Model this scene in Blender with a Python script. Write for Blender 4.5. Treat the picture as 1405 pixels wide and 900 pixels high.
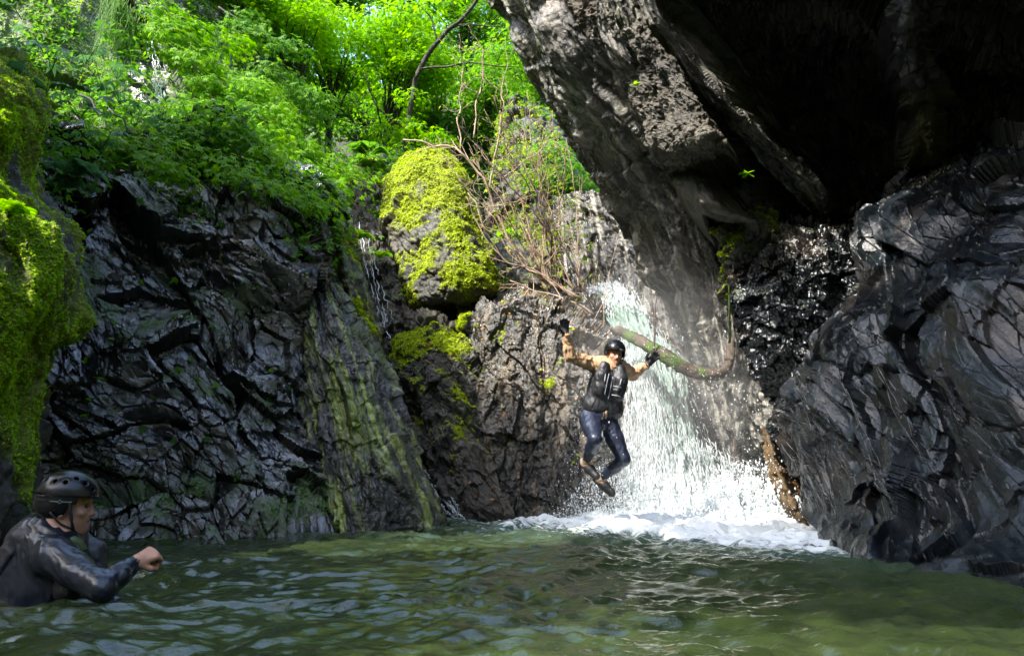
import bpy, math, random
import numpy as np
from mathutils import Vector, Matrix
rad = math.radians
random.seed(7); rng = np.random.default_rng(7)
for o in list(bpy.data.objects): bpy.data.objects.remove(o)
scene = bpy.context.scene

# ---------------------------------------------------------------- camera
CAM_Z, PITCH, FPX = 0.53, rad(11.5), 1015.0
cam_data = bpy.data.cameras.new('camera'); cam = bpy.data.objects.new('camera', cam_data)
scene.collection.objects.link(cam)
cam.location = (0, 0, CAM_Z); cam.rotation_euler = (math.pi/2 + PITCH, 0, 0)
cam_data.sensor_fit = 'HORIZONTAL'; cam_data.sensor_width = 36.0; cam_data.lens = FPX/1405*36
cam_data.clip_start = 0.05; cam_data.clip_end = 2000
scene.camera = cam

# ---------------------------------------------------------------- light
SUN = Vector((-0.52, -0.41, 0.75)).normalized()           # direction towards the sun
w = bpy.data.worlds.new('World'); scene.world = w; w.use_nodes = True
nt = w.node_tree; bg = nt.nodes['Background']
sky = nt.nodes.new('ShaderNodeTexSky'); sky.sky_type = 'NISHITA'; sky.sun_disc = False; sky.dust_density = 2.6; sky.air_density = 1.2; sky.ozone_density = 2.0
sky.sun_elevation = math.asin(SUN.z); sky.sun_rotation = math.atan2(SUN.x, SUN.y)
nt.links.new(sky.outputs[0], bg.inputs[0]); bg.inputs[1].default_value = 0.15
sd = bpy.data.lights.new('sun', 'SUN'); sd.energy = 2.0; sd.angle = rad(0.5); sd.color = (1.0, 0.94, 0.84)
so = bpy.data.objects.new('sun', sd); scene.collection.objects.link(so)
so.rotation_euler = SUN.to_track_quat('Z', 'Y').to_euler()
vs = scene.view_settings
vs.view_transform = 'Standard'; vs.look = 'None'; vs.gamma = 1; vs.use_curve_mapping = False
vs.exposure = 2.55
cy = scene.cycles
cy.use_denoising = True
cy.max_bounces = 7; cy.diffuse_bounces = 4; cy.glossy_bounces = 3; cy.transmission_bounces = 4
cy.transparent_max_bounces = 8; cy.volume_bounces = 0; cy.sample_clamp_indirect = 6
cy.caustics_reflective = False; cy.caustics_refractive = False

# ---------------------------------------------------------------- helpers
def W(u, v, Y):
    """point seen in direction (u, v) of the 1405x900 photograph at the plan distance Y"""
    x = (np.asarray(u, float) - 702.5)/FPX; y = (450 - np.asarray(v, float))/FPX
    c, s = math.cos(PITCH), math.sin(PITCH)
    dy = c - y*s; dz = s + y*c; t = np.asarray(Y, float)/dy
    return np.stack([x*t, dy*t, CAM_Z + dz*t], -1)

def tag(o, label=None, cat=None, group=None, kind=None):
    if label: o['label'] = label
    if cat: o['category'] = cat
    if group: o['group'] = group
    if kind: o['kind'] = kind
    return o

def empty(name, loc, label, cat, group=None):
    o = bpy.data.objects.new(name, None); scene.collection.objects.link(o)
    o.location = loc; o.empty_display_size = .1
    return tag(o, label, cat, group)

def mesh_obj(name, V, F, mat, parent=None, smooth=True, attrs=None, mats=None, origin=None):
    """V (n,3) world coordinates; F = list of int arrays (m,k)"""
    V = np.asarray(V, np.float32)
    if isinstance(F, np.ndarray): F = [F]
    F = [np.asarray(f, np.int32) for f in F if len(f)]
    if parent is not None:
        base = np.array(parent.location); pp = parent.parent
        while pp is not None: base = base + np.array(pp.location); pp = pp.parent
    elif origin is not None: base = np.array(origin, float)
    else: base = np.array([V[:,0].mean(), V[:,1].mean(), V[:,2].min()])
    me = bpy.data.meshes.new(name)
    me.vertices.add(len(V)); me.vertices.foreach_set('co', (V - base).astype(np.float32).ravel())
    nl = sum(f.size for f in F); me.loops.add(nl)
    me.loops.foreach_set('vertex_index', np.concatenate([f.ravel() for f in F]))
    tot = np.concatenate([np.full(len(f), f.shape[1], np.int32) for f in F])
    st = np.concatenate([[0], np.cumsum(tot)[:-1]]).astype(np.int32)
    me.polygons.add(len(tot)); me.polygons.foreach_set('loop_start', st); me.polygons.foreach_set('loop_total', tot)
    me.polygons.foreach_set('use_smooth', np.full(len(tot), smooth, bool))
    for k, a in (attrs or {}).items():
        a = np.asarray(a, np.float32)
        if a.ndim == 1:
            at = me.attributes.new(k, 'FLOAT', 'POINT'); at.data.foreach_set('value', a)
        else:
            at = me.attributes.new(k, 'FLOAT_VECTOR', 'POINT'); at.data.foreach_set('vector', a.ravel())
    me.materials.append(mat)
    me.update(calc_edges=True); me.validate()
    o = bpy.data.objects.new(name, me); scene.collection.objects.link(o)
    if parent is not None: o.parent = parent
    else: o.location = base
    return o

# ---- noise in numpy
_perm = np.random.default_rng(3).permutation(256).astype(np.int32); _perm = np.concatenate([_perm, _perm, _perm])
_grad = np.random.default_rng(4).normal(size=(256, 3)).astype(np.float32); _grad /= np.linalg.norm(_grad, axis=1)[:, None]
def perlin(p):
    p = np.asarray(p, np.float32); i = np.floor(p).astype(np.int32); f = p - i; i &= 255
    u = f*f*f*(f*(f*6 - 15) + 10); r = 0
    for dx in (0, 1):
        wx = u[:, 0] if dx else 1 - u[:, 0]
        for dy in (0, 1):
            wy = u[:, 1] if dy else 1 - u[:, 1]
            for dz in (0, 1):
                wz = u[:, 2] if dz else 1 - u[:, 2]
                h = _perm[_perm[_perm[(i[:, 0]+dx) & 255] + ((i[:, 1]+dy) & 255)] + ((i[:, 2]+dz) & 255)]
                g = _grad[h]
                r = r + wx*wy*wz*(g[:, 0]*(f[:, 0]-dx) + g[:, 1]*(f[:, 1]-dy) + g[:, 2]*(f[:, 2]-dz))
    return r*1.5
def fbm(p, oct=4, gain=.5, ridged=False):
    p = np.asarray(p, np.float32); a, s, r = 1., 1., 0
    for k in range(oct):
        n = perlin(p*s + 17.3*k)
        if ridged: n = .5 - np.abs(n)*1.6
        r = r + a*n; a *= gain; s *= 2.03
    return r
_wr = np.random.default_rng(5).random((512, 8)).astype(np.float32)
def worley(p):
    """F1, F2, id of the nearest cell, its feature point"""
    p = np.asarray(p, np.float32); i = np.floor(p).astype(np.int32)
    n = len(p); f1 = np.full(n, 9., np.float32); f2 = f1.copy(); cid = np.zeros(n, np.int32); cp = np.zeros((n, 3), np.float32)
    for dx in (-1, 0, 1):
        for dy in (-1, 0, 1):
            for dz in (-1, 0, 1):
                c = i + np.array([dx, dy, dz], np.int32)
                h = _perm[_perm[_perm[c[:, 0] & 255] + (c[:, 1] & 255)] + (c[:, 2] & 255)]
                q = c + _wr[h, :3]; d = ((q - p)**2).sum(1)
                m = d < f1
                f2 = np.where(m, f1, np.minimum(f2, d)); f1 = np.where(m, d, f1)
                cid = np.where(m, h, cid); cp[m] = q[m]
    return np.sqrt(f1), np.sqrt(f2), cid, cp
def facets(p, tilt=1., step=.5, crack=.0, cw=.08):
    """fractured rock: every cell is a tilted plane of its own; result in units of the cell size"""
    f1, f2, cid, cp = worley(p)
    g = (_wr[cid, 3:6] - .5)*2
    d = ((p - cp)*g).sum(1)*tilt + (_wr[cid, 6] - .5)*step
    if crack: d = d - crack*np.clip(1 - (f2 - f1)/cw, 0, 1)
    return d
_pn = np.random.default_rng(9).normal(size=(24, 6, 3)).astype(np.float32); _pn /= np.linalg.norm(_pn, axis=2)[..., None]
def blocks(p, slope=1., step=.5):
    """continuous faceted blocks: the highest of the polyhedral cones standing on the cells"""
    p = np.asarray(p, np.float32); i = np.floor(p).astype(np.int32); best = np.full(len(p), -9., np.float32)
    for dx in (-1, 0, 1):
        for dy in (-1, 0, 1):
            for dz in (-1, 0, 1):
                c = i + np.array([dx, dy, dz], np.int32); h = _perm[_perm[_perm[c[:, 0] & 255] + (c[:, 1] & 255)] + (c[:, 2] & 255)]
                q = p - c - _wr[h, :3]; k = h % 24; m = np.full(len(p), -9., np.float32)
                for a in range(6): m = np.maximum(m, (q*_pn[k, a]).sum(1))
                best = np.maximum(best, _wr[h, 6]*step - slope*m)
    return best
def sstep(a, b, x):
    t = np.clip((x - a)/(b - a), 0, 1); return t*t*(3 - 2*t)

def catmull(A, n, axis):
    A = np.moveaxis(np.asarray(A, float), axis, 0); R = len(A)
    P = np.concatenate([2*A[:1] - A[1:2], A, 2*A[-1:] - A[-2:-1]])
    t = np.linspace(0, R - 1 - 1e-6, n); i = t.astype(int); f = (t - i).reshape((-1,) + (1,)*(A.ndim - 1))
    a, b, c, d = P[i], P[i+1], P[i+2], P[i+3]
    r = .5*(2*b + (c - a)*f + (2*a - 5*b + 4*c - d)*f*f + (3*b - a - 3*c + d)*f**3)
    return np.moveaxis(r, 0, axis)
def grid_normals(G, toward=None):
    du = np.gradient(G, axis=1); dv = np.gradient(G, axis=0)
    n = np.cross(du, dv); n /= np.linalg.norm(n, axis=2)[:, :, None] + 1e-9
    if toward is not None:
        s = ((np.asarray(toward) - G)*n).sum(2).mean()
        if s < 0: n = -n
    return n
def grid_faces(R, C, off=0):
    i = np.arange(R*C).reshape(R, C) + off
    return np.stack([i[:-1, :-1], i[1:, :-1], i[1:, 1:], i[:-1, 1:]], -1).reshape(-1, 4)

ROCKS = {}
def grid_rock(name, rows, n, m, disp, mat, back, label, cat='rock', moss=None, smooth=True, bulge=.35, blur=0, toward=(0, 0, CAM_Z)):
    """closed rock: rows of (u, v, Y) make its face, then it is extruded by the vector back"""
    A = np.array([[W(*p) for p in r] for r in rows])
    G = catmull(catmull(A, n, 0), m, 1)
    S = np.concatenate([np.zeros((n, 1)), np.cumsum(np.linalg.norm(np.diff(G, axis=1), axis=2), 1)], 1)
    S = np.tile(S.mean(0), (n, 1))
    T = np.concatenate([np.zeros((1, m)), np.cumsum(np.linalg.norm(np.diff(G, axis=0), axis=2), 0)], 0)
    T = np.tile(T.mean(1)[:, None], (1, m))
    N = grid_normals(G, toward)
    P = G.reshape(-1, 3); s, t = S.ravel(), T.ravel()
    D = disp(P, s, t)
    for _ in range(blur):
        E = np.pad(D.reshape(n, m), 1, mode='edge'); E = (E[:-2] + 2*E[1:-1] + E[2:])/4; D = ((E[:, :-2] + 2*E[:, 1:-1] + E[:, 2:])/4).ravel()
    P = P + N.reshape(-1, 3)*D[:, None]
    G2 = P.reshape(n, m, 3); N2 = grid_normals(G2, toward)
    mo = moss(P, s, t, N2.reshape(-1, 3), D) if moss else np.zeros(len(P))
    # boundary rings
    idx = np.arange(n*m).reshape(n, m)
    loop = np.concatenate([idx[0, :-1], idx[:-1, -1], idx[-1, :0:-1], idx[:0:-1, 0]])
    L = P[loop]; c = L.mean(0); V = [P]; at = [mo]; stl = [np.stack([s, t, 0*s], 1)]; F = [grid_faces(n, m)]
    prev = loop; off = n*m; back = np.asarray(back, float)
    for k, (f, sh) in enumerate(((.12, -.02), (.35, .02), (.65, .10), (1., .35))):
        q = L + back*f; q = q + (c + back*f - q)*sh
        q = q + np.stack([perlin(q*1.3 + 9*j) for j in range(3)], 1)*.12*np.linalg.norm(back)*f
        V.append(q); at.append(mo[loop]*(1 - f)); stl.append(np.stack([s[loop], t[loop] + f, 0*s[loop]], 1))
        cur = np.arange(len(loop)) + off; off += len(loop)
        F.append(np.stack([prev, np.roll(prev, -1), np.roll(cur, -1), cur], 1)); prev = cur
    V.append((c + back*1.1)[None]); at.append([0]); stl.append([[0, 0, 0]])
    ct = np.full(len(prev), off)
    F.append(np.stack([prev, np.roll(prev, -1), ct], 1))
    V = np.concatenate(V); Fq = [np.concatenate(F[:-1]), F[-1]]
    # make the front face's winding agree with N
    f0 = grid_faces(n, m); fn = np.cross(V[f0[:, 1]] - V[f0[:, 0]], V[f0[:, 3]] - V[f0[:, 0]])
    if (fn*N2[:-1, :-1].reshape(-1, 3)).sum() < 0: Fq = [f[:, ::-1] for f in Fq]
    o = mesh_obj(name, V, Fq, mat, smooth=smooth, attrs={'moss': np.concatenate(at), 'st': np.concatenate(stl)})
    tag(o, label, cat)
    ROCKS[label] = (P, N2.reshape(-1, 3), mo, n, m)
    return o
# ---------------------------------------------------------------- materials
class NT:
    def __init__(s, name):
        s.m = bpy.data.materials.new(name); s.m.use_nodes = True; s.t = s.m.node_tree
        s.t.nodes.clear(); s.out = s.n('ShaderNodeOutputMaterial')
    def n(s, typ, **kw):
        nd = s.t.nodes.new(typ)
        for k, v in kw.items(): setattr(nd, k, v)
        return nd
    def l(s, a, b): s.t.links.new(a, b)
    def val(s, sock, v):
        if hasattr(v, 'is_linked') or isinstance(v, bpy.types.NodeSocket): s.l(v, sock)
        else: sock.default_value = v
    def noise(s, vec, scale, detail=5, rough=.55, dist=0.):
        nd = s.n('ShaderNodeTexNoise'); s.l(vec, nd.inputs['Vector'])
        nd.inputs['Scale'].default_value = scale; nd.inputs['Detail'].default_value = detail
        nd.inputs['Roughness'].default_value = rough; nd.inputs['Distortion'].default_value = dist
        return nd.outputs['Fac']
    def ramp(s, fac, stops, interp='LINEAR'):
        nd = s.n('ShaderNodeValToRGB'); s.l(fac, nd.inputs[0]); cr = nd.color_ramp; cr.interpolation = interp
        while len(cr.elements) < len(stops): cr.elements.new(.5)
        for e, (p, c) in zip(cr.elements, stops):
            e.position = p; e.color = (*c, 1) if isinstance(c, tuple) else (c, c, c, 1)
        return nd.outputs[0]
    def mix(s, f, a, b, typ='MIX'):
        nd = s.n('ShaderNodeMix', data_type='RGBA', blend_type=typ)
        s.val(nd.inputs[0], f)
        for k, v in ((6, a), (7, b)): s.val(nd.inputs[k], (*v, 1) if isinstance(v, tuple) else v)
        return nd.outputs[2]
    def math(s, op, a, b=0., clamp=False):
        nd = s.n('ShaderNodeMath', operation=op, use_clamp=clamp); s.val(nd.inputs[0], a); s.val(nd.inputs[1], b); return nd.outputs[0]
    def scalev(s, vec, sc):
        nd = s.n('ShaderNodeVectorMath', operation='MULTIPLY'); s.l(vec, nd.inputs[0]); nd.inputs[1].default_value = sc; return nd.outputs[0]
    def attr(s, name):
        nd = s.n('ShaderNodeAttribute', attribute_name=name); return nd
    def bump(s, h, strength, dist, prev=None):
        nd = s.n('ShaderNodeBump'); nd.inputs['Strength'].default_value = strength; nd.inputs['Distance'].default_value = dist
        s.l(h, nd.inputs['Height'])
        if prev is not None: s.l(prev, nd.inputs['Normal'])
        return nd.outputs[0]
    def bsdf(s, **kw):
        b = s.n('ShaderNodeBsdfPrincipled')
        for k, v in kw.items():
            sk = b.inputs[k.replace('_', ' ')]
            s.val(sk, (*v, 1) if isinstance(v, tuple) and len(v) == 3 and sk.type == 'RGBA' else v)
        return b
    def done(s, sh): s.l(sh, s.out.inputs[0]); return s.m

def rock_mat(name, dark, mid, light, rough=(.2, .55), streak=None, streak_scale=(14, 1.2), streak_amt=.6, moss_a=(.055, .10, .012), moss_b=(.16, .22, .02),
             bump=.5, grain=1., moss_soft=.22, spec=.5, ior=1.5, fine=.55, stain=(.10, .06, .03), stain_amt=.3):
    t = NT(name); tc = t.n('ShaderNodeTexCoord').outputs['Object']; st = t.attr('st').outputs['Vector']
    n1 = t.noise(tc, 1.3*grain, 9, .62, .4)
    col = t.ramp(n1, [(.28, dark), (.5, mid), (.72, light)])
    n2 = t.noise(tc, 7*grain, 6, .65)
    col = t.mix(t.ramp(n2, [(.35, 0.), (.62, .55)]), col, dark)
    n3 = t.noise(tc, .9, 4, .5, 1.)
    col = t.mix(t.math('MULTIPLY', t.ramp(n3, [(.52, 0.), (.7, 1.)]), stain_amt), col, stain)
    hs = None
    if streak:
        sv = t.scalev(st, (streak_scale[0], streak_scale[1], 1))
        hs = t.noise(sv, 1., 7, .62, .35)
        col = t.mix(t.math('MULTIPLY', t.ramp(hs, [(.50, 0.), (.65, 1.)]), streak_amt), col, streak)
        col = t.mix(t.ramp(hs, [(.30, .75), (.46, 0.)]), col, dark)
    # moss and algae
    ma = t.attr('moss').outputs['Fac']; nm = t.noise(tc, 5.5, 8, .68)
    mf = t.math('ADD', ma, t.math('MULTIPLY', t.math('SUBTRACT', nm, .5), 1.5))
    mf = t.ramp(mf, [(.5 - moss_soft, 0.), (.5 + moss_soft, 1.)])
    nm2 = t.noise(tc, 34, 5, .7)
    mcol = t.mix(t.ramp(nm2, [(.33, 0.), (.66, 1.)]), moss_a, moss_b)
    col = t.mix(mf, col, mcol)
    nr = t.noise(tc, 3.1, 6, .6)
    r = t.ramp(nr, [(.38, rough[0]), (.62, rough[1])])
    r = t.mix(mf, r, (.85, .85, .85))
    nb = t.noise(tc, 11*grain, 8, .68, .3)
    b = t.bump(nb, bump, .05)
    nb2 = t.noise(tc, 60*grain, 4, .7)
    b = t.bump(nb2, bump*fine, .012, b)
    if hs is not None: b = t.bump(hs, bump*.9, .03, b)
    b = t.bump(t.math('MULTIPLY', nm2, mf), .9, .02, b)
    p = t.bsdf(Base_Color=col, Roughness=r, Normal=b, Specular_IOR_Level=spec, IOR=ior)
    return t.done(p.outputs[0])

def leaf_mat(name, c1, c2, trans=.5, ct=None, rough=.55):
    t = NT(name); a = t.attr('tint').outputs['Fac']
    col = t.mix(a, c1, c2)
    g = t.bsdf(Base_Color=col, Roughness=rough, Specular_IOR_Level=.22)
    tr = t.n('ShaderNodeBsdfTranslucent')
    if ct is None: ct = 1.6
    hs = t.n('ShaderNodeHueSaturation'); t.l(col, hs.inputs['Color']); hs.inputs['Value'].default_value = ct; hs.inputs['Saturation'].default_value = 1.05
    t.l(hs.outputs[0], tr.inputs[0])
    m = t.n('ShaderNodeMixShader'); m.inputs[0].default_value = trans
    t.l(g.outputs[0], m.inputs[1]); t.l(tr.outputs[0], m.inputs[2])
    return t.done(m.outputs[0])

def simple_mat(name, col, rough=.5, spec=.5, metal=0., noise=None, bump=0., bscale=40, **kw):
    t = NT(name); tc = t.n('ShaderNodeTexCoord').outputs['Object']; c = col
    if noise:
        sc, amt, c2 = noise; c = t.mix(t.math('MULTIPLY', t.ramp(t.noise(tc, sc, 5, .6), [(.35, 0.), (.65, 1.)]), amt), col, c2)
    p = t.bsdf(Base_Color=c, Roughness=rough, Specular_IOR_Level=spec, Metallic=metal, **kw)
    if bump: t.l(t.bump(t.noise(tc, bscale, 4, .6), bump, .004), p.inputs['Normal'])
    return t.done(p.outputs[0])

M = {}
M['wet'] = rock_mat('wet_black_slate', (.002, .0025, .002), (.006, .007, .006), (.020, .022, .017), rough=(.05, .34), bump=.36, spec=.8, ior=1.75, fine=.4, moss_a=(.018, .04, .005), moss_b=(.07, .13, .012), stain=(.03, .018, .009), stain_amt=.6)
M['slab'] = rock_mat('streaked_slab', (.007, .008, .007), (.022, .024, .018), (.06, .06, .042), rough=(.15, .5), streak=(.30, .36, .07), streak_scale=(9, .8), streak_amt=1., moss_a=(.05, .085, .01), moss_b=(.14, .19, .03), spec=.6, ior=1.6, stain=(.05,.03,.015), stain_amt=.4)
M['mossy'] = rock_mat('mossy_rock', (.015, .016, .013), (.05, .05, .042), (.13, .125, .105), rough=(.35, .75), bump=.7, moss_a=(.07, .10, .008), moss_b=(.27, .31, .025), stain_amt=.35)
M['dry'] = rock_mat('grey_rock', (.016, .015, .012), (.075, .066, .05), (.19, .175, .14), rough=(.3, .65), bump=.75, moss_a=(.05, .07, .01), moss_b=(.18, .20, .03), stain=(.09, .05, .022), stain_amt=.5)
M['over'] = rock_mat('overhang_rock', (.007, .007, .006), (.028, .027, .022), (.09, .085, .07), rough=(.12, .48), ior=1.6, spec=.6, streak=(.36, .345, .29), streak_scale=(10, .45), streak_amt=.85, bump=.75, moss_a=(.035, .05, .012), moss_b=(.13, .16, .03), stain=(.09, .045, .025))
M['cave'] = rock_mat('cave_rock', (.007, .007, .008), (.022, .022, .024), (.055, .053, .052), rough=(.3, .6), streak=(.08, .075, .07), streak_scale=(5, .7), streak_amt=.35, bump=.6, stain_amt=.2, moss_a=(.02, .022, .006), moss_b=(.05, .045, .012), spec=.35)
M['blue'] = rock_mat('wet_smooth_rock', (.002, .003, .004), (.005, .008, .011), (.014, .020, .026), rough=(.06, .34), bump=.34, spec=.6, ior=1.52, fine=.35, moss_a=(.03, .045, .01), moss_b=(.11, .14, .03))
M['core'] = rock_mat('wet_outcrop', (.008, .008, .007), (.036, .033, .026), (.15, .135, .105), rough=(.12, .55), streak=(.27, .20, .115), streak_scale=(5, .9), streak_amt=.38, bump=.7, spec=.7, ior=1.6, moss_a=(.05, .07, .01), moss_b=(.18, .21, .03))
M['fin'] = rock_mat('orange_moss_rock', (.05, .03, .012), (.14, .085, .03), (.24, .17, .06), rough=(.5, .8), moss_a=(.12, .13, .02), moss_b=(.25, .24, .04), bump=.9)
M['ground'] = rock_mat('forest_floor', (.012, .014, .008), (.035, .035, .018), (.08, .065, .04), rough=(.6, .9), moss_a=(.02, .045, .008), moss_b=(.05, .10, .015), bump=1.)
M['bark'] = simple_mat('bark', (.045, .036, .025), .8, noise=(9, .8, (.02, .03, .012)), bump=.8, bscale=30)
M['twig'] = simple_mat('pale_twig', (.40, .29, .21), .7, noise=(12, .5, (.20, .13, .09)))
M['twig_dark'] = simple_mat('dark_twig', (.055, .035, .028), .7)
M['log'] = rock_mat('mossy_log', (.03, .022, .015), (.10, .07, .05), (.19, .13, .10), rough=(.4, .7), moss_a=(.03, .07, .01), moss_b=(.10, .17, .02), bump=.7)
M['maple'] = leaf_mat('maple_leaf', (.10, .27, .012), (.24, .42, .02), .55)
M['tree1'] = leaf_mat('forest_leaf', (.05, .17, .012), (.17, .34, .02), .5)
M['tree2'] = leaf_mat('deep_forest_leaf', (.03, .11, .014), (.08, .22, .02), .45)
M['palmate'] = leaf_mat('cool_leaf', (.045, .12, .035), (.10, .22, .07), .35, rough=.35)
M['under'] = leaf_mat('undergrowth_leaf', (.05, .15, .014), (.14, .30, .022), .45)
M['yellow'] = leaf_mat('yellow_leaf', (.12, .24, .02), (.36, .42, .03), .5)
M['brown'] = leaf_mat('dead_leaf', (.20, .08, .03), (.34, .16, .05), .2)
M['mossblade'] = leaf_mat('moss_blade', (.19, .38, .006), (.42, .60, .016), .4, rough=.7)
M['mossgold'] = leaf_mat('sunlit_moss_blade', (.25, .35, .012), (.50, .58, .04), .35, rough=.7)
M['grass'] = leaf_mat('trailing_grass', (.07, .13, .015), (.17, .25, .03), .4)
# ---------------------------------------------------------------- ground: the whole gorge in one sheet
def terr(x, y):
    p = np.stack([x*.22, y*.22, 0*x], -1).reshape(-1, 3); nz = fbm(p, 4).reshape(x.shape)
    front = np.maximum(0, y - 11.3)*.98
    left = np.maximum(0, -x - 5.6 - .2*np.maximum(0, -y))*1.25
    right = np.maximum(0, x - 8.0 - .2*np.maximum(0, -y))*1.6
    behind = np.maximum(0, -y - 9)*.85  # unseen hill, raised to keep low sky out of the wet reflections
    z = (front**3 + left**3 + right**3 + behind**3)**(1/3.)
    z = 70*(1 - np.exp(-z/70))
    far = np.hypot(x, y)
    return -1.25 + z + nz*(.25 + .07*np.minimum(z, 20)) + np.maximum(0, -y - 40)*.35*(far > 0)
def spaced(a, b, mid0, mid1, step, grow):
    c = list(np.arange(mid0, mid1, step)); d = step
    while c[-1] < b: d *= grow; c.append(c[-1] + d)
    d = step
    while c[0] > a: d *= grow; c.insert(0, c[0] - d)
    return np.array(c)
gx = spaced(-160, 160, -14, 14, .35, 1.12); gy = spaced(-160, 200, -3, 32, .35, 1.12)
X, Y = np.meshgrid(gx, gy); Z = terr(X, Y)
V = np.stack([X, Y, Z], -1).reshape(-1, 3)
mo = sstep(-.2, .5, fbm(V*.5, 3))*.8
g = mesh_obj('ground', V, grid_faces(len(gy), len(gx)), M['ground'], attrs={'moss': mo, 'st': V*.0}, origin=(0, 0, 0)); tag(g, 'brown and green slopes of the wooded gorge', 'ground', kind='structure')

# ---------------------------------------------------------------- water of the pool
FALL = np.array([1.95, 8.9])                                 # foot of the fall
wx = spaced(-40, 40, -4.0, 4.6, .021, 1.3)
wy = [1.6]; 
while wy[-1] < 11.5: wy.append(wy[-1] + max(.010, .0040*wy[-1]))
wy = np.array(wy); pre = []; d = .03; yy = 1.6
while yy > -40: d *= 1.25; yy -= d; pre.insert(0, yy)
wy = np.concatenate([pre, wy])
X, Y = np.meshgrid(wx, wy); xf, yf = X.ravel(), Y.ravel()
rr = np.hypot(xf - FALL[0], (yf - FALL[1])); near = np.exp(-(rr/2.6)**2)
def rot(a, sx, sy, off): c, s = math.cos(a), math.sin(a); return np.stack([(xf*c + yf*s)*sx, (-xf*s + yf*c)*sy, 0*xf + off], -1)
warp = np.stack([perlin(rot(.3, .8, .8, 1.)), perlin(rot(.3, .8, .8, 5.)), 0*xf], -1)
h = fbm(rot(.15, .55, 1.25, 0) + warp*.5, 3, .5)*.040
rdg = fbm(rot(-.25, 1.5, 2.9, 3) + warp*.9, 3, .55, True)
h += rdg*.036 + fbm(rot(.5, 3.6, 6.2, 7) + warp, 3, .5, True)*.017
h += fbm(rot(.2, 9, 15, 21) + warp*2, 2, .5)*.0055
h += fbm(rot(.1, 15, 27, 31) + warp*3, 2, .5, True)*.0032
rm = np.hypot(xf + 2.0, (yf - 3.4)*1.0); h += .010*np.sin(rm*26 + warp[:, 0]*3)*np.exp(-((rm - .45)/.4)**2)
# standing waves below the fall
boil = fbm(rot(.2, 1.6, 2.4, 11) + warp*.8, 4, .55)
h += near*(boil*.16 + .05) + near*fbm(rot(.2, 6, 8, 2), 3, .6)*.03
calm = sstep(-6, -3, yf); h = h*calm
foam = near**1.6*1.0 + np.exp(-((xf - 1.5 - (8.6 - yf)*.36)/1.3)**2)*sstep(4.8, 7.2, yf)*.42*np.ones_like(xf) + boil*.75*near
foam += np.exp(-((xf - 2.3)/.9)**2 - ((yf - 6.3)/1.5)**2)*.52
foam += np.exp(-((yf - 9.35)/.35)**2)*sstep(-1.2, .3, xf)*.3
V = np.stack([xf, yf, h], -1)
t = NT('pool_water'); geo = t.n('ShaderNodeNewGeometry'); tc = geo.outputs['Position']
fa = t.attr('foam').outputs['Fac']
nf = t.noise(t.scalev(tc, (1, 1.7, 1)), 7, 9, .68, 1.2); nf2 = t.noise(tc, 2.2, 4, .5)
f = t.math('ADD', fa, t.math('MULTIPLY', t.math('SUBTRACT', nf, .5), 2.1))
f = t.ramp(f, [(.46, 0.), (.80, 1.)])
body = t.ramp(nf2, [(.3, (.011, .019, .006)), (.7, (.030, .043, .014))])
body = t.mix(t.math('MULTIPLY', fa, .7, True), body, (.09, .17, .14))
col = t.mix(f, body, (.72, .77, .78))
rg = t.mix(f, (.035,)*3, (.6,)*3)
b = t.bump(t.noise(t.scalev(tc, (1, 1.8, 1)), 15, 4, .6, .6), .25, .02)
b = t.bump(t.noise(t.scalev(tc, (1, 1.6, 1)), 55, 3, .6, .4), .2, .005, b)
b = t.bump(t.math('MULTIPLY', nf, f), .6, .03, b)
p = t.bsdf(Base_Color=col, Roughness=rg, Normal=b, IOR=1.42, Specular_IOR_Level=.6)
M['water'] = t.done(p.outputs[0])
wtr = mesh_obj('pool_water', V, grid_faces(len(wy), len(wx)), M['water'], attrs={'foam': foam}, origin=(0, 0, 0)); tag(wtr, 'rippling dark green water of the pool', 'water', kind='structure')
# ---------------------------------------------------------------- rocks
def under(rows, dv=90):
    """add a row below the water line"""
    return rows + [[(u, v + dv, y) for u, v, y in rows[-1]]]
def aniso(P, d, k):
    """squeeze the coordinates along the direction d so that noise comes out long that way"""
    d = np.asarray(d, float); d /= np.linalg.norm(d)
    return P - np.outer(P @ d, d)*(1 - k)

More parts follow.
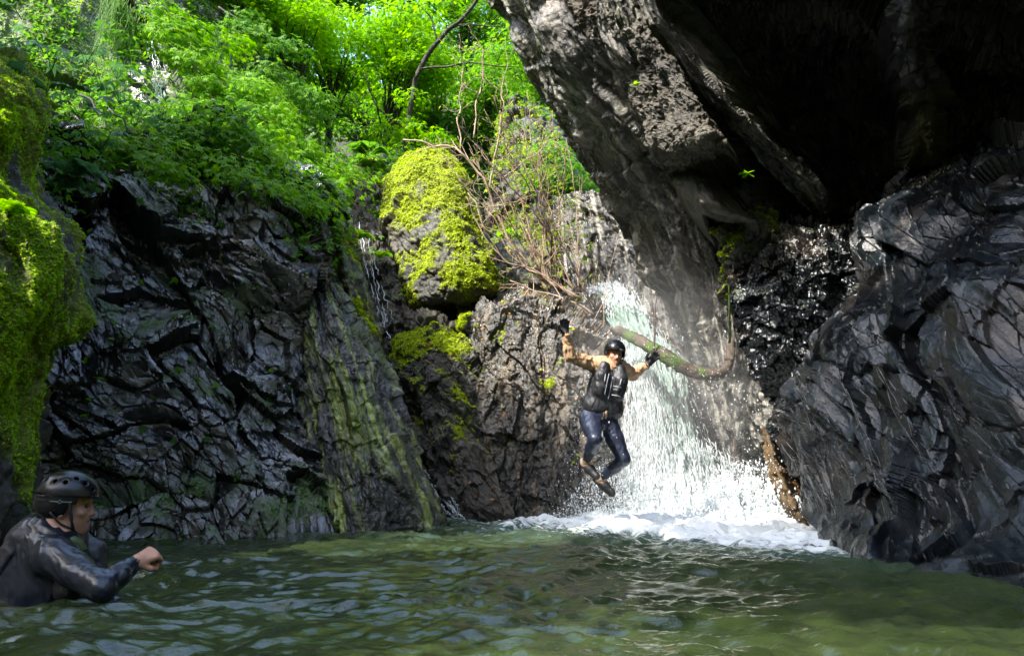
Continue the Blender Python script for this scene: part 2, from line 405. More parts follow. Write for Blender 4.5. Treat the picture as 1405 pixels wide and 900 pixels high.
# fractured dark cliff
def d_cliff(P, s, t):
    q = P + np.stack([perlin(P*1.1 + 5*k) for k in range(3)], 1)*.22
    a = aniso(q, (.75, .1, -.65), .55)
    g = .12 + .88*sstep(.6, 2.6, t)
    return g*facets(a*.95, .95, .6, .0)*.36 + (.3 + .7*g)*facets(a*2.2 + 3, 1.1, .5, .08, .05)*.17 + facets(a*5.0, 1.2, .5, .08, .06)*.06 + facets(a*12, 1.3, .5)*.02 + fbm(a*7, 3)*.018 + fbm(P*.7, 2)*.15
def m_cliff(P, s, t, N, D):
    top = sstep(3.2, 4.6, P[:, 2])*.25
    return np.clip(fbm(P*1.6, 4)*.6 + N[:, 2]*.4 + .04 + top + sstep(-2.6, -1.2, P[:, 0])*.16, -.3, 1)
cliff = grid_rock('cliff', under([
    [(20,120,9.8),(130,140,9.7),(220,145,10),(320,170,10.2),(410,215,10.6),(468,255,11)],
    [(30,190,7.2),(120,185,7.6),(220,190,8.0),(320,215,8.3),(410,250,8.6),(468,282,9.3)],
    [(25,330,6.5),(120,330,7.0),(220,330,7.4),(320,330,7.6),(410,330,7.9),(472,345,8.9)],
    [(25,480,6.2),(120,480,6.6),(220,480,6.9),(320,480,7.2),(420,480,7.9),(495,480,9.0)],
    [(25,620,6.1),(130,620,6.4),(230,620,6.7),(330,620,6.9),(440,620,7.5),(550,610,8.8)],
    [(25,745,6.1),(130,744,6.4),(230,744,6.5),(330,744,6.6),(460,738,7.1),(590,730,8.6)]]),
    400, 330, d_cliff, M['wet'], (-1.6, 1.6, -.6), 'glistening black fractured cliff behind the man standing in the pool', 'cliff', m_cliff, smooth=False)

# leaning slab with yellow green streaks
def d_slab(P, s, t):
    a = np.stack([s*5, t*.8, 0*s], 1); w_ = fbm(P*2, 3)*.3
    return fbm(a + w_[:, None], 5, .6)*.06 + facets(np.stack([s*3, t*.9, 0*s], 1) + w_[:, None], .8, .5, .2, .1)*.07 + fbm(P*12, 3)*.012 + facets(P*4.5, .9, .4, .2)*.035
def m_slab(P, s, t, N, D):
    return np.clip(fbm(np.stack([s*4, t*.5, 0*s], 1), 3)*.55 + .12 - sstep(1.2, 2.6, t)*.3, -.3, .9)
slab = grid_rock('rock_slab', under([
    [(380,372,8.8),(425,382,8.2),(462,388,8.3),(478,392,8.9)],
    [(380,470,8.3),(440,470,7.6),(502,470,8.0),(520,472,8.7)],
    [(385,600,7.8),(470,600,7.3),(548,600,7.8),(568,602,8.5)],
    [(395,737,7.6),(500,734,7.1),(598,727,7.9),(613,726,8.5)]]),
    300, 190, d_slab, M['slab'], (-.9, 1.3, .1), 'slanting slab streaked yellow green at the corner of the black cliff', 'rock', m_slab, smooth=False)
# yellow edge above the slab
def d_gen(amp=1., sc=1., st=None):
    def f(P, s, t):
        q = (aniso(P, *st) if st else P)*sc
        w_ = np.stack([perlin(q*1.3 + 5*k) for k in range(3)], 1)*.2
        return amp*(facets((q + w_)*1.6, .9, .5, .03, .06)*.16 + facets((q + w_)*4.2, 1., .5, .04, .06)*.06 + facets(q*10, .9, .5, .2, .1)*.022 + fbm(q*3, 5, .55)*.07 + fbm(q*22, 3, .6)*.010)
    return f
def m_top(base=0., up=.8, amp=.5, sc=1.6):
    return lambda P, s, t, N, D: np.clip(base + up*(N[:, 2] - .25) + fbm(P*sc, 4)*amp, -.5, 1.2)
fin = grid_rock('rock_fin', [
    [(440,268,9.2),(458,262,9.0),(478,290,9.3)],
    [(452,330,8.8),(468,325,8.6),(490,340,9.0)],
    [(462,400,8.6),(482,395,8.4),(512,410,9.0)],
    [(490,480,8.7),(512,478,8.5),(532,490,9.2)]], 110, 40, d_gen(.5, 1.4), M['slab'], (-.1, .35, 0), 'narrow yellow mossy edge standing between black cliff and trickling gully', 'rock', m_top(.35, .2), smooth=True)

# left wall with hanging moss
def d_wall(P, s, t):
    a = aniso(P, (.1, .1, -1), .45)
    a = aniso(P, (.1, .1, -1), .3); return fbm(a*1.6, 3)*.15 + facets(a*2.2, .7, .5, .1)*.09 + fbm(a*6, 4, .6)*.06 + facets(aniso(P, (.3, .2, -1), .3)*6, .9, .5, .2)*.03 + fbm(P*20, 3)*.012
def m_wall(P, s, t, N, D):
    return np.clip(.92 + fbm(aniso(P, (.15, .1, -1), .22)*2.3 + 4, 3)*.75 + (D - .03)*1.8 - sstep(1.7, .5, P[:, 2])*.75, -.3, 1.4)
mwall = grid_rock('mossy_wall', under([
    [(-420,20,5.4),(-200,30,5.6),(-60,50,5.9),(20,80,6.4),(60,110,7.0)],
    [(-400,120,4.4),(-200,125,4.5),(-40,130,4.7),(40,140,5.0),(72,165,5.7)],
    [(-400,235,4.3),(-200,235,4.4),(-40,235,4.65),(30,240,4.95),(66,245,5.6)],
    [(-400,330,4.0),(-200,330,4.1),(-30,325,4.4),(70,320,4.75),(118,330,5.5)],
    [(-400,430,3.9),(-200,430,4.0),(-40,430,4.35),(70,425,4.75),(124,430,5.5)],
    [(-400,540,4.0),(-200,540,4.1),(-60,540,4.5),(20,530,4.9),(70,530,5.6)],
    [(-400,650,4.0),(-200,650,4.2),(-70,650,4.6),(15,650,5.0),(62,650,5.8)],
    [(-400,800,3.8),(-200,790,4.1),(-80,775,4.6),(10,765,5.1),(70,750,6.0)]]),
    380, 300, d_wall, M['mossy'], (-1.6, 1., .2), 'near rock wall hung with thick bright green moss beside the man in the water', 'rock wall', m_wall)

# upper vegetated cliff
def d_upper(P, s, t):
    a = aniso(P, (.1, .1, -1), .5)
    return blocks(a*.9, .9, .6)*.45 + blocks(a*2.2 + 5, .9, .5)*.16 - .35 + fbm(a*4, 4, .55)*.08 + fbm(P*16, 3)*.012
def m_upper(P, s, t, N, D):
    return np.clip(.62 + fbm(aniso(P, (0, 0, 1), .4)*1.1, 4)*.6 + N[:, 2]*.3, -.3, 1.2)
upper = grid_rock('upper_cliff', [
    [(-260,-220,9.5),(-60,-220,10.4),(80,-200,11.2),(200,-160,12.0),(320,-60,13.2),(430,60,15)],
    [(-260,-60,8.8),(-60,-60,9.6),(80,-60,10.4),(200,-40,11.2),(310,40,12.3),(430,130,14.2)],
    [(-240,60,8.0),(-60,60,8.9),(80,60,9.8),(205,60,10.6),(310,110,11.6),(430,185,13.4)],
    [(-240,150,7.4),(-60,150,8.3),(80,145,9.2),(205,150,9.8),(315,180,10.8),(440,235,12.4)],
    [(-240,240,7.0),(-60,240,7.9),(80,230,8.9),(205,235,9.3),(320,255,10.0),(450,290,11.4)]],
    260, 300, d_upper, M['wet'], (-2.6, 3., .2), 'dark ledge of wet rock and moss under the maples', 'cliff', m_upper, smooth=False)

# gully
gully = grid_rock('gully_rock', under([
    [(430,235,13.6),(490,240,13.4),(550,240,13.4),(620,240,14)],
    [(455,330,12.3),(505,330,12.1),(560,330,12.2),(640,330,13)],
    [(470,420,11.6),(525,415,11.4),(590,415,11.5),(680,415,12)],
    [(490,500,11.2),(545,495,10.9),(610,495,11.0),(700,495,11.4)],
    [(520,600,10.6),(580,600,10.3),(640,600,10.3),(710,600,10.8)],
    [(550,712,10.2),(610,712,9.9),(660,714,9.8),(720,714,10.2)]], 40), 260, 180, d_gen(1., 1.3), M['dry'], (-.3, 2., -.3),
    'grey broken rock of the gully with a thin trickle beside the tall mossy boulder', 'rock', m_top(-.25, .4), smooth=False)

# boulders
def d_boulder(P, s, t):
    w_ = np.stack([perlin(P*1.2 + 5*k) for k in range(3)], 1)*.25
    return facets((P + w_)*1.1, .5, .3, .1, .1)*.14 + facets((P + w_)*3.2, .7, .5, .1, .1)*.055 + fbm(P*2.4, 4)*.06 + fbm(P*9, 4, .6)*.03 + facets(P*9, .9, .5, .2)*.018
boulder = grid_rock('boulder', [
    [(548,222,13.2),(565,207,12.9),(590,203,12.8),(618,212,12.9),(640,240,13.2)],
    [(530,245,12.2),(556,226,11.9),(590,222,11.8),(624,232,11.9),(644,262,12.5)],
    [(527,300,11.9),(556,290,11.4),(595,285,11.2),(636,290,11.3),(660,305,12.0)],
    [(540,345,11.6),(570,340,11.1),(610,335,10.8),(652,340,10.9),(678,345,11.6)],
    [(552,392,11.3),(582,388,10.9),(622,378,10.6),(664,376,10.7),(692,385,11.4)],
    [(568,425,11.3),(592,418,11.0),(632,408,10.8),(668,406,10.9),(694,408,11.5)],
    [(578,440,12.2),(600,436,12.0),(632,424,11.8),(668,418,11.9),(692,416,12.2)]],
    210, 180, d_boulder, M['mossy'], (-.2, 1.6, -.5), 'tall boulder capped with sunlit yellow green moss at the centre', 'boulder',
    lambda P, s, t, N, D: np.clip(1.0 + fbm(P*2.2, 4)*.75 + N[:, 2]*.3 - sstep(1.9, 2.7, t)*.55, -.4, 1.3))
boulder2 = grid_rock('boulder', [
    [(478,235,14.2),(497,205,14),(522,203,14),(540,220,14.2)],
    [(470,250,13.4),(494,228,13.0),(522,225,13.0),(545,245,13.4)],
    [(478,290,13.1),(500,285,12.7),(526,285,12.6),(550,290,13)],
    [(490,350,12.9),(508,350,12.5),(530,350,12.4),(555,350,12.8)],
    [(500,410,12.4),(520,410,12.2),(540,410,12.1),(565,410,12.6)]], 110, 80, d_boulder, M['mossy'], (0, 1., -.3), 'shaded boulder with hanging ferns just behind the tall mossy boulder', 'boulder', m_top(.25, .4))
stone = grid_rock('boulder', [
    [(555,425,11.6),(585,418,11.4),(615,425,11.6)],
    [(558,450,11.0),(588,440,10.7),(625,450,11.0)],
    [(565,490,10.8),(595,490,10.4),(632,490,10.8)],
    [(570,530,10.8),(600,530,10.5),(640,530,10.8)]], 90, 80, d_gen(.8, 1.5), M['dry'], (0, .8, -.2), 'pale grey knob of rock directly under the tall mossy boulder', 'rock', m_top(-.1, .3))
low = grid_rock('boulder', under([
    [(540,470,10.9),(572,452,10.7),(612,452,10.7),(650,470,10.9)],
    [(540,500,10.4),(575,488,10.0),(615,488,9.9),(655,500,10.3)],
    [(560,560,10.2),(592,555,9.8),(630,555,9.7),(668,560,10.0)],
    [(585,640,9.9),(612,640,9.6),(645,640,9.5),(690,640,9.7)],
    [(600,714,9.8),(635,715,9.55),(665,716,9.5),(705,716,9.6)]], 40), 220, 150, d_gen(.9, 1.4, ((.6, 0, -.8), .5)), M['mossy'], (-.2, 1.1, -.2), 'low shelf of rock with bright moss between the leaning slab and the dark gully rock', 'rock',
    lambda P, s, t, N, D: np.clip(.62 + fbm(P*2.4, 4)*.6 + (N[:, 2] - .2)*.6 - sstep(.55, 1.0, t)*.5, -.4, 1.2), smooth=False)
def d_core(P, s, t):
    a = aniso(P, (.12, 0, -1), .35)
    w_ = np.stack([perlin(P*1.5 + 5*k) for k in range(3)], 1)*.2
    return facets((a + w_)*1.6, .9, .6, .03, .06)*.20 + facets((a + w_)*4.5, 1., .5, .04, .06)*.075 + facets(P*10, .9, .5, .2, .1)*.026 + fbm(a*3.5, 4, .6)*.08 + fbm(P*22, 3, .6)*.012
core = grid_rock('rock_outcrop', under([
    [(630,425,11.3),(665,408,11.3),(715,392,11.5),(770,405,11.7),(815,432,11.8),(848,455,12)],
    [(632,450,10.5),(668,432,10.3),(715,425,10.2),(770,440,10.1),(820,470,10.2),(852,492,10.7)],
    [(636,520,10.1),(672,510,9.9),(720,510,9.7),(775,520,9.6),(822,530,9.7),(855,540,10.3)],
    [(642,600,9.9),(682,600,9.6),(725,600,9.5),(780,600,9.4),(825,600,9.5),(860,600,10.1)],
    [(648,716,9.6),(690,716,9.5),(730,716,9.4),(790,717,9.3),(835,718,9.3),(875,720,9.7)]], 40), 300, 230, d_core, M['core'], (0, 1.8, -.3), 'dark craggy outcrop the jumper leaps from beside the waterfall', 'rock',
    lambda P, s, t, N, D: np.clip(-.12 + fbm(P*1.8, 4)*.5 + N[:, 2]*.35 + sstep(-.35, -.75, P[:, 0])*.3, -.4, 1.), smooth=False)
foot = grid_rock('rock_slab', under([
    [(598,560,10.0),(640,590,9.6),(680,640,9.4)],
    [(600,620,9.8),(640,640,9.3),(690,675,9.2)],
    [(612,680,9.6),(650,690,9.2),(705,700,9.1)],
    [(625,716,9.5),(665,718,9.2),(715,718,9.15)]], 40), 110, 80, d_gen(.7, 1.6, ((.6, 0, -.8), .4)), M['dry'], (0, .8, -.1), 'slanting grey block at the foot of the low mossy shelf by the water', 'rock', m_top(-.05, .3), smooth=False)

# wall behind the fall
def streaky(amp, d, k=.22):
    def f(P, s, t):
        w_ = np.stack([perlin(P*.9 + 5*j) for j in range(3)], 1)*.22
        a = aniso(P + w_, d, k)
        return amp*((blocks(a*1.2, .8, .6)*.32 - .2) + facets(a*3.4, .9, .5, .05, .08)*.09 + facets(a*9, .9, .5, .2, .1)*.042 + fbm(a*6, 5, .6)*.07 + fbm(a*26, 3)*.010 + fbm(P*1.1, 3)*.12)
    return f
DIP = W(985, 580, 10.2) - W(705, 90, 9.2)
back = grid_rock('rock_wall', under([
    [(752,262,13.2),(802,258,12.8),(880,265,12.4),(990,300,11.8),(1100,380,11)],
    [(762,320,12.8),(815,322,12.4),(890,330,12.0),(990,380,11.4),(1100,450,10.8)],
    [(775,400,12.6),(825,400,12.2),(900,420,11.6),(1000,460,11.2),(1100,520,10.6)],
    [(785,540,11.8),(840,540,11.3),(920,540,11.0),(1010,560,10.6),(1100,600,10.3)],
    [(800,714,10.9),(860,714,10.5),(930,714,10.4),(1020,714,10.2),(1110,714,10.0)]], 40), 270, 230, streaky(.8, DIP), M['over'], (.6, 1.6, -.2), 'pale striped rock wall behind the waterfall', 'rock wall', m_top(-.3, .3))
ivy_rock = grid_rock('rock_wall', [
    [(686,150,15.4),(705,135,15),(745,150,15)],
    [(678,200,14.8),(712,195,14.3),(775,210,14)],
    [(670,300,14.6),(715,300,14.0),(785,300,13.6)],
    [(650,400,14.2),(715,400,13.4),(800,400,13.0)]], 130, 100, d_gen(1.2, .9), M['mossy'], (1., 1.6, 0), 'far rock face draped in yellow ivy behind the bare shrub', 'rock wall', m_top(.1, .4))
mid_b = grid_rock('boulder', [
    [(668,345,13.2),(700,330,13),(735,340,13.1),(760,365,13.2)],
    [(665,380,12.6),(700,370,12.3),(738,375,12.3),(768,390,12.6)],
    [(665,430,12.3),(700,430,12.0),(740,430,12.0),(780,430,12.3)]], 70, 80, d_boulder, M['mossy'], (0, 1., 0), 'rounded dull mossy boulder behind the stems of the bare shrub', 'boulder', m_top(.1, .3))

# the overhang
def d_over(P, s, t):
    r = streaky(1.1, DIP, .2)(P, s, t)
    return r + facets(P*1.1 + 7, .5, .5)*.12
def m_over(P, s, t, N, D):
    return np.clip(.22 - t*.09 + fbm(aniso(P, DIP, .4)*1.8, 4)*.55 + sstep(3.6, 5.5, P[:, 2])*.15, -.4, 1.)
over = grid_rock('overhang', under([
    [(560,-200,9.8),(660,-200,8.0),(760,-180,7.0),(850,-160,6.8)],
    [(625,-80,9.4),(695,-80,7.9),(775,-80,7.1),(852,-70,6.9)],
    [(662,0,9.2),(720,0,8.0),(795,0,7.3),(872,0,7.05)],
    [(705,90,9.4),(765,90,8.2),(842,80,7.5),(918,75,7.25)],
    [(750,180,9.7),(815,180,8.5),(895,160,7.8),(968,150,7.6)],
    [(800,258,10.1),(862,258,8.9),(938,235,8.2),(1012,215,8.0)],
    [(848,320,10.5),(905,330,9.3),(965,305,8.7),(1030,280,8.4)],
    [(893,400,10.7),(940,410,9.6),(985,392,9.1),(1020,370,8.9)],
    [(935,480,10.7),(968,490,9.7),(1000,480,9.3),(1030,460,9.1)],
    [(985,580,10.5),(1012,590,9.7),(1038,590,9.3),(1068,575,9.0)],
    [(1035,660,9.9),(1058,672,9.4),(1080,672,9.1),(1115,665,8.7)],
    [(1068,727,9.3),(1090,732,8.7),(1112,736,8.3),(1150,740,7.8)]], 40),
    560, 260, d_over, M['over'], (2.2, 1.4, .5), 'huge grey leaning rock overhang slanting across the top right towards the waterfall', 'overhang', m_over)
ridge = grid_rock('rock_ridge', [
    [(850,-60,6.9),(885,-40,6.6),(900,-20,6.7)],
    [(872,0,7.0),(900,10,6.75),(915,10,6.9)],
    [(930,92,7.2),(952,88,7.0),(965,85,7.2)],
    [(985,165,7.5),(1012,158,7.25),(1028,152,7.5)],
    [(1035,225,7.9),(1070,212,7.6),(1092,208,7.9)],
    [(1090,280,8.2),(1125,262,7.9),(1148,262,8.2)],
    [(1110,300,8.5),(1135,292,8.2),(1152,288,8.5)]], 260, 50, streaky(.5, DIP, .15), M['over'], (.8, .9, .2), 'thin jagged ribbed ridge between the leaning overhang and the black cave', 'rock', m_top(-.25, .2), smooth=False)
crust = grid_rock('rock_crust', [
    [(735,-60,7.9),(800,-70,7.3),(862,-60,7.2)],
    [(770,25,7.9),(835,15,7.25),(885,28,7.15)],
    [(838,95,7.85),(905,78,7.05),(938,95,7.05)],
    [(868,160,7.8),(945,140,6.9),(978,155,7.0)],
    [(890,215,7.85),(960,195,6.95),(998,195,7.05)],
    [(925,250,8.4),(968,232,7.8),(1004,228,7.8)]], 240, 110, lambda P, s, t: streaky(.45, DIP, .4)(P, s, t) + fbm(P*7, 4, .65)*.035, M['dry'], (.6, 1., -.2), 'rough pale crust bulging from the overhang below the jagged ridge, catching the sun', 'rock', m_top(-.05, .4), smooth=False)
block = grid_rock('rock_block', [
    [(925,234,8.5),(945,220,8.4),(975,234,8.5)],
    [(928,252,8.2),(958,242,7.9),(992,256,7.95)],
    [(962,288,7.95),(985,288,7.6),(1038,305,7.8)],
    [(978,302,8.8),(1000,312,8.6),(1040,316,8.8)]], 70, 60, d_gen(.25, 1.5, ((.6, 0, -.6), .4)), M['dry'], (.3, .8, -.2), 'tan angular block wedged under the overhang above the fall', 'rock')
knob = grid_rock('rock', [
    [(985,300,8.7),(1015,288,8.4),(1060,275,8.5)],
    [(985,330,8.4),(1018,322,8.1),(1065,312,8.2)],
    [(988,370,8.5),(1010,365,8.3),(1050,360,8.4)],
    [(990,410,8.7),(1006,415,8.6),(1040,415,8.7)]], 90, 80, d_gen(.8, 2.), M['mossy'], (.3, .7, 0), 'small sunlit knob with yellow moss between the tan block and the dark boulder', 'rock', m_top(.3, .5))

# the cave
def d_cave(P, s, t):
    return streaky(1.3, (.5, .5, -.6), .35)(P, s, t) + blocks(P*.6, .8, .7)*.6 - .3
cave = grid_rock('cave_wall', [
    [(550,-1500,1.6),(1000,-1500,1.8),(1300,-1500,1.9),(1700,-1500,1.9),(2300,-1400,2.0)],  # rows above the view, extended forward to shade the right boulder
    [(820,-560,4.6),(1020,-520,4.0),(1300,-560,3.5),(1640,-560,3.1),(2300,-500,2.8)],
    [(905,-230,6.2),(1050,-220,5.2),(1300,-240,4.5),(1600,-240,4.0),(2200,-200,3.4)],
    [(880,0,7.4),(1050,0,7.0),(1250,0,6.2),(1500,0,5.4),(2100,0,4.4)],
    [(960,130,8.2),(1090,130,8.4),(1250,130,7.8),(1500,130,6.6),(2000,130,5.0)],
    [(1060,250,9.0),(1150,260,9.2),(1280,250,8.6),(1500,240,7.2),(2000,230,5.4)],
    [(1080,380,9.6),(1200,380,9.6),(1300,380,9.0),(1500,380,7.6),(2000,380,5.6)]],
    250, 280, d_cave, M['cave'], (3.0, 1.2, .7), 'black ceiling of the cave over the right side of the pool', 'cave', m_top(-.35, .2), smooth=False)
pend = grid_rock('hanging_rock', [
    [(1225,-30,6.0),(1255,-40,5.7),(1300,-30,6.0)],
    [(1222,30,6.1),(1250,25,5.8),(1290,30,6.1)],
    [(1225,80,6.4),(1246,82,6.15),(1272,70,6.4)],
    [(1250,130,6.8),(1275,135,6.5),(1305,130,6.8)],
    [(1258,190,7.1),(1280,195,6.85),(1306,185,7.1)],
    [(1262,222,7.4),(1280,226,7.2),(1298,220,7.4)]], 150, 60, d_gen(.7, 1.6), M['cave'], (.2, .8, .2), 'rough pendant of rock hanging from the cave ceiling', 'rock', lambda P, s, t, N, D: np.clip(sstep(1.0, 1.4, t)*.9 + fbm(P*3, 3)*.3 - .1, -.4, 1.))

# right boulder: smooth, wet, ribbed
RD = W(1250, 740, 4.6) - W(1140, 470, 6.6)
def d_right(P, s, t):
    w_ = np.stack([perlin(P*.9 + 5*j) for j in range(3)], 1)*.3
    a = aniso(P + w_, RD, .36); g = (.35 + .65*sstep(.1, 1.2, t))*(.3 + .7*sstep(.2, 1.3, P[:, 2]))
    return g*facets(a*.85, .85, .45, .0)*.30 + (.45 + .55*sstep(.2, 1.3, P[:, 2]))*facets(a*2.0 + 3, 1., .42, .08, .05)*.15 + facets(a*4.6, 1.1, .5, .06, .06)*.052 + facets(a*11, 1.2, .5)*.016 + fbm(aniso(P, RD, .2)*4, 3, .5, True)*.018 + fbm(P*1.1, 2)*.10
def m_right(P, s, t, N, D):
    a = aniso(P, RD, .25); v = fbm(a*1.9 + 3, 2, .5, True)
    return np.clip(sstep(.36, .5, v)*.75*sstep(2.2, .9, t) + fbm(P*2, 3)*.2 - .22, -.4, 1.)
right = grid_rock('boulder', under([
    [(1195,315,8.2),(1250,255,8.2),(1330,215,7.7),(1420,190,7.2),(1640,150,6.5)],
    [(1180,328,7.2),(1240,280,6.7),(1320,240,6.1),(1410,208,5.6),(1640,180,5)],
    [(1168,390,7.0),(1230,370,6.3),(1320,340,5.6),(1420,325,5.0),(1640,305,4.4)],
    [(1098,490,7.2),(1180,480,6.2),(1290,470,5.4),(1420,460,4.7),(1640,450,4.1)],
    [(1068,590,7.7),(1160,600,6.3),(1270,600,5.3),(1410,600,4.5),(1640,590,3.9)],
    [(1098,690,7.3),(1175,700,6.0),(1272,715,5.0),(1400,720,4.2),(1640,720,3.6)],
    [(1127,752,6.3),(1195,778,4.9),(1275,800,4.15),(1390,815,3.7),(1640,820,3.4)]], 120),
    500, 380, d_right, M['blue'], (2.2, 1.4, .3), 'large smooth wet black boulder with bluish sheen filling the lower right', 'boulder', m_right, smooth=False)
dark = grid_rock('boulder', [
    [(1008,345,8.9),(1050,305,8.9),(1110,290,8.9),(1190,295,8.9)],
    [(1000,375,8.3),(1050,345,8.0),(1110,338,7.8),(1190,340,7.8)],
    [(1008,430,8.3),(1060,430,7.9),(1120,430,7.7),(1200,430,7.6)],
    [(1040,520,8.6),(1085,530,8.2),(1130,530,8.0),(1200,530,7.9)],
    [(1058,600,8.8),(1100,620,8.5),(1140,620,8.3),(1200,620,8.2)]], 200, 150, d_gen(1.1, 1.2), M['blue'], (.8, 1., .1), 'dark greenish boulder squeezed between the overhang and the big wet boulder', 'boulder', m_top(.0, .35), smooth=False)
wedge = grid_rock('rock_fin', under([
    [(1046,588,9.0),(1052,584,8.8),(1058,590,9.0)],
    [(1048,630,8.8),(1062,628,8.5),(1074,640,8.8)],
    [(1064,680,8.6),(1080,676,8.2),(1092,685,8.6)],
    [(1092,722,8.4),(1104,722,8.0),(1114,728,8.4)]], 20), 130, 50, d_gen(.35, 2.), M['fin'], (.4, .5, 0), 'orange mossy wedge of rock standing in the pool at the right end of the fall', 'rock', m_top(.0, .3))

# pale tubes painting the wet glints along the big boulder's ridges
_proj = {}
def on_surface(lab, line, n=40, lift=.004):
    if lab not in _proj:
        P, N, mo, a, b = ROCKS[[k for k in ROCKS if k.startswith(lab)][0]]
        c, s = math.cos(PITCH), math.sin(PITCH); q = P - (0, 0, CAM_Z); dep = q[:, 1]*c + q[:, 2]*s; up = -q[:, 1]*s + q[:, 2]*c
        _proj[lab] = (P, N, np.stack([702.5 + FPX*q[:, 0]/dep, 450 - FPX*up/dep], 1).astype(np.float32), dep)
    P, N, uv, dep = _proj[lab]
    L = catmull(np.array(line, float), n, 0); L = L + np.cumsum(rng.normal(size=L.shape)*(.9, .3), 0); out = []
    for p in L:
        d = np.abs(uv - p.astype(np.float32)).sum(1); k = np.argpartition(d, 6)[:6]; k = k[np.argmin(dep[k])]; out.append(P[k] + N[k]*lift)
    return np.array(out)
GLINTS = [[(1108,425),(1090,490),(1125,600),(1150,680),(1192,765)], [(1182,415),(1145,490),(1165,560),(1200,640),(1215,720),(1238,782)], [(1185,470),(1230,560),(1270,640),(1300,700)],
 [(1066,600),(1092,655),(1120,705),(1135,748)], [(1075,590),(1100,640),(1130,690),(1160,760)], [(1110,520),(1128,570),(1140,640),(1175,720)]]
# ---------------------------------------------------------------- plants
class MB:
    def __init__(s): s.V, s.F, s.n, s.A = [], {}, 0, []
    def add(s, V, F, a=0.):
        V = np.asarray(V, float); s.V.append(V)
        for f in ([F] if isinstance(F, np.ndarray) else F):
            if len(f): s.F.setdefault(f.shape[1], []).append(f + s.n)
        s.A.append(np.full(len(V), a) if np.isscalar(a) else a); s.n += len(V)
    def build(s, name, mat, parent=None, smooth=True, origin=None, extra=None):
        A = np.concatenate(s.A); at = {'tint': A}
        if extra: at.update({k: f(np.concatenate(s.V)) for k, f in extra.items()})
        return mesh_obj(name, np.concatenate(s.V), [np.concatenate(f) for f in s.F.values()], mat, parent, smooth, at, origin=origin)
def tube(mb, pts, r, sides=6, a=0., wob=0.):
    pts = np.asarray(pts, float); n = len(pts); r = np.broadcast_to(np.asarray(r, float), (n,)) if np.ndim(r) == 0 else np.interp(np.linspace(0, 1, n), np.linspace(0, 1, len(r)), r)
    d = np.gradient(pts, axis=0); d /= np.linalg.norm(d, axis=1)[:, None] + 1e-9
    up = np.where(np.abs(d[:, 2:3]) > .9, np.array([[1., 0, 0]]), np.array([[0, 0, 1.]]))
    e1 = np.cross(d, up); e1 /= np.linalg.norm(e1, axis=1)[:, None]; e2 = np.cross(d, e1)
    th = np.linspace(0, 2*np.pi, sides, endpoint=False)
    rr = r[:, None]*(1 + wob*rng.normal(size=(n, sides))) if wob else np.repeat(r[:, None], sides, 1)
    V = pts[:, None] + rr[..., None]*(np.cos(th)[None, :, None]*e1[:, None] + np.sin(th)[None, :, None]*e2[:, None])
    i = np.arange(n*sides).reshape(n, sides); j = np.roll(i, -1, 1)
    F = np.stack([i[:-1], j[:-1], j[1:], i[1:]], -1).reshape(-1, 4)
    V = np.concatenate([V.reshape(-1, 3), pts[:1], pts[-1:]]); c0, c1 = n*sides, n*sides + 1
    T = np.concatenate([np.stack([j[0], i[0], np.full(sides, c0)], 1), np.stack([i[-1], j[-1], np.full(sides, c1)], 1)])
    mb.add(V, [F, T], a)
def curve(pts, n=24, wob=0., f=2.):
    c = catmull(np.asarray(pts, float), n, 0)
    if wob:
        o = rng.random(3)*50
        k = np.sin(np.linspace(0, np.pi, n))[:, None]
        c = c + np.stack([perlin(c*f + o + 9*j) for j in range(3)], 1)*wob*np.minimum(1, k*2)
    return c

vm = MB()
for ln in GLINTS:
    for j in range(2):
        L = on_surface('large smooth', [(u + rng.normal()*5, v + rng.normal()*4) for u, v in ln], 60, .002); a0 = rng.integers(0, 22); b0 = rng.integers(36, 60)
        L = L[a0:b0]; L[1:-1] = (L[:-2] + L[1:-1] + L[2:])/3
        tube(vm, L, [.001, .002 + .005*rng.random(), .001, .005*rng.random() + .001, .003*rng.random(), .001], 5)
M['ridge_glint'] = simple_mat('painted_glint', (.24, .25, .23), .3, .6, noise=(14, 1., (.02, .025, .02)))  # pale tone imitates light on wet ridge edges
vm.build('ridge_glint', M['ridge_glint'], right)['kind'] = 'stuff'
# leaf shapes: x along, y across, z out of the face
def lobed(angles, lens, wid=.16, droop=.25):
    V = [(0, 0, 0)]; F = []
    for a, L in zip(angles, lens):
        k = len(V)
        for x, y in ((.45*L, wid*L), (L, 0), (.45*L, -wid*L)):
            V.append((x*math.cos(a) - y*math.sin(a), x*math.sin(a) + y*math.cos(a), -droop*x*x + (.03 if y else 0)))
        F.append((0, k + 2, k + 1, k))
    return np.array(V), np.array(F)
MAPLE = lobed([rad(a) for a in (-88, -44, 0, 44, 88)], (.62, .9, 1, .9, .62), .17)
TRI = lobed([rad(a) for a in (-55, 0, 55)], (.8, 1, .8), .24)
PALM = lobed([rad(a) for a in (-75, -38, 0, 38, 75)], (.75, .95, 1, .95, .75), .15, .35)
OVAL = (np.array([(0, 0, 0), (.3, .2, .03), (.7, .19, -.02), (1, 0, -.14), (.7, -.19, -.02), (.3, -.2, .03), (.5, 0, -.02)]), np.array([(0, 6, 2, 1), (6, 3, 3, 2), (0, 5, 4, 6), (6, 4, 3, 3)]))
OVAL = (OVAL[0][:6], np.array([(0, 3, 2, 1), (0, 5, 4, 3)]))
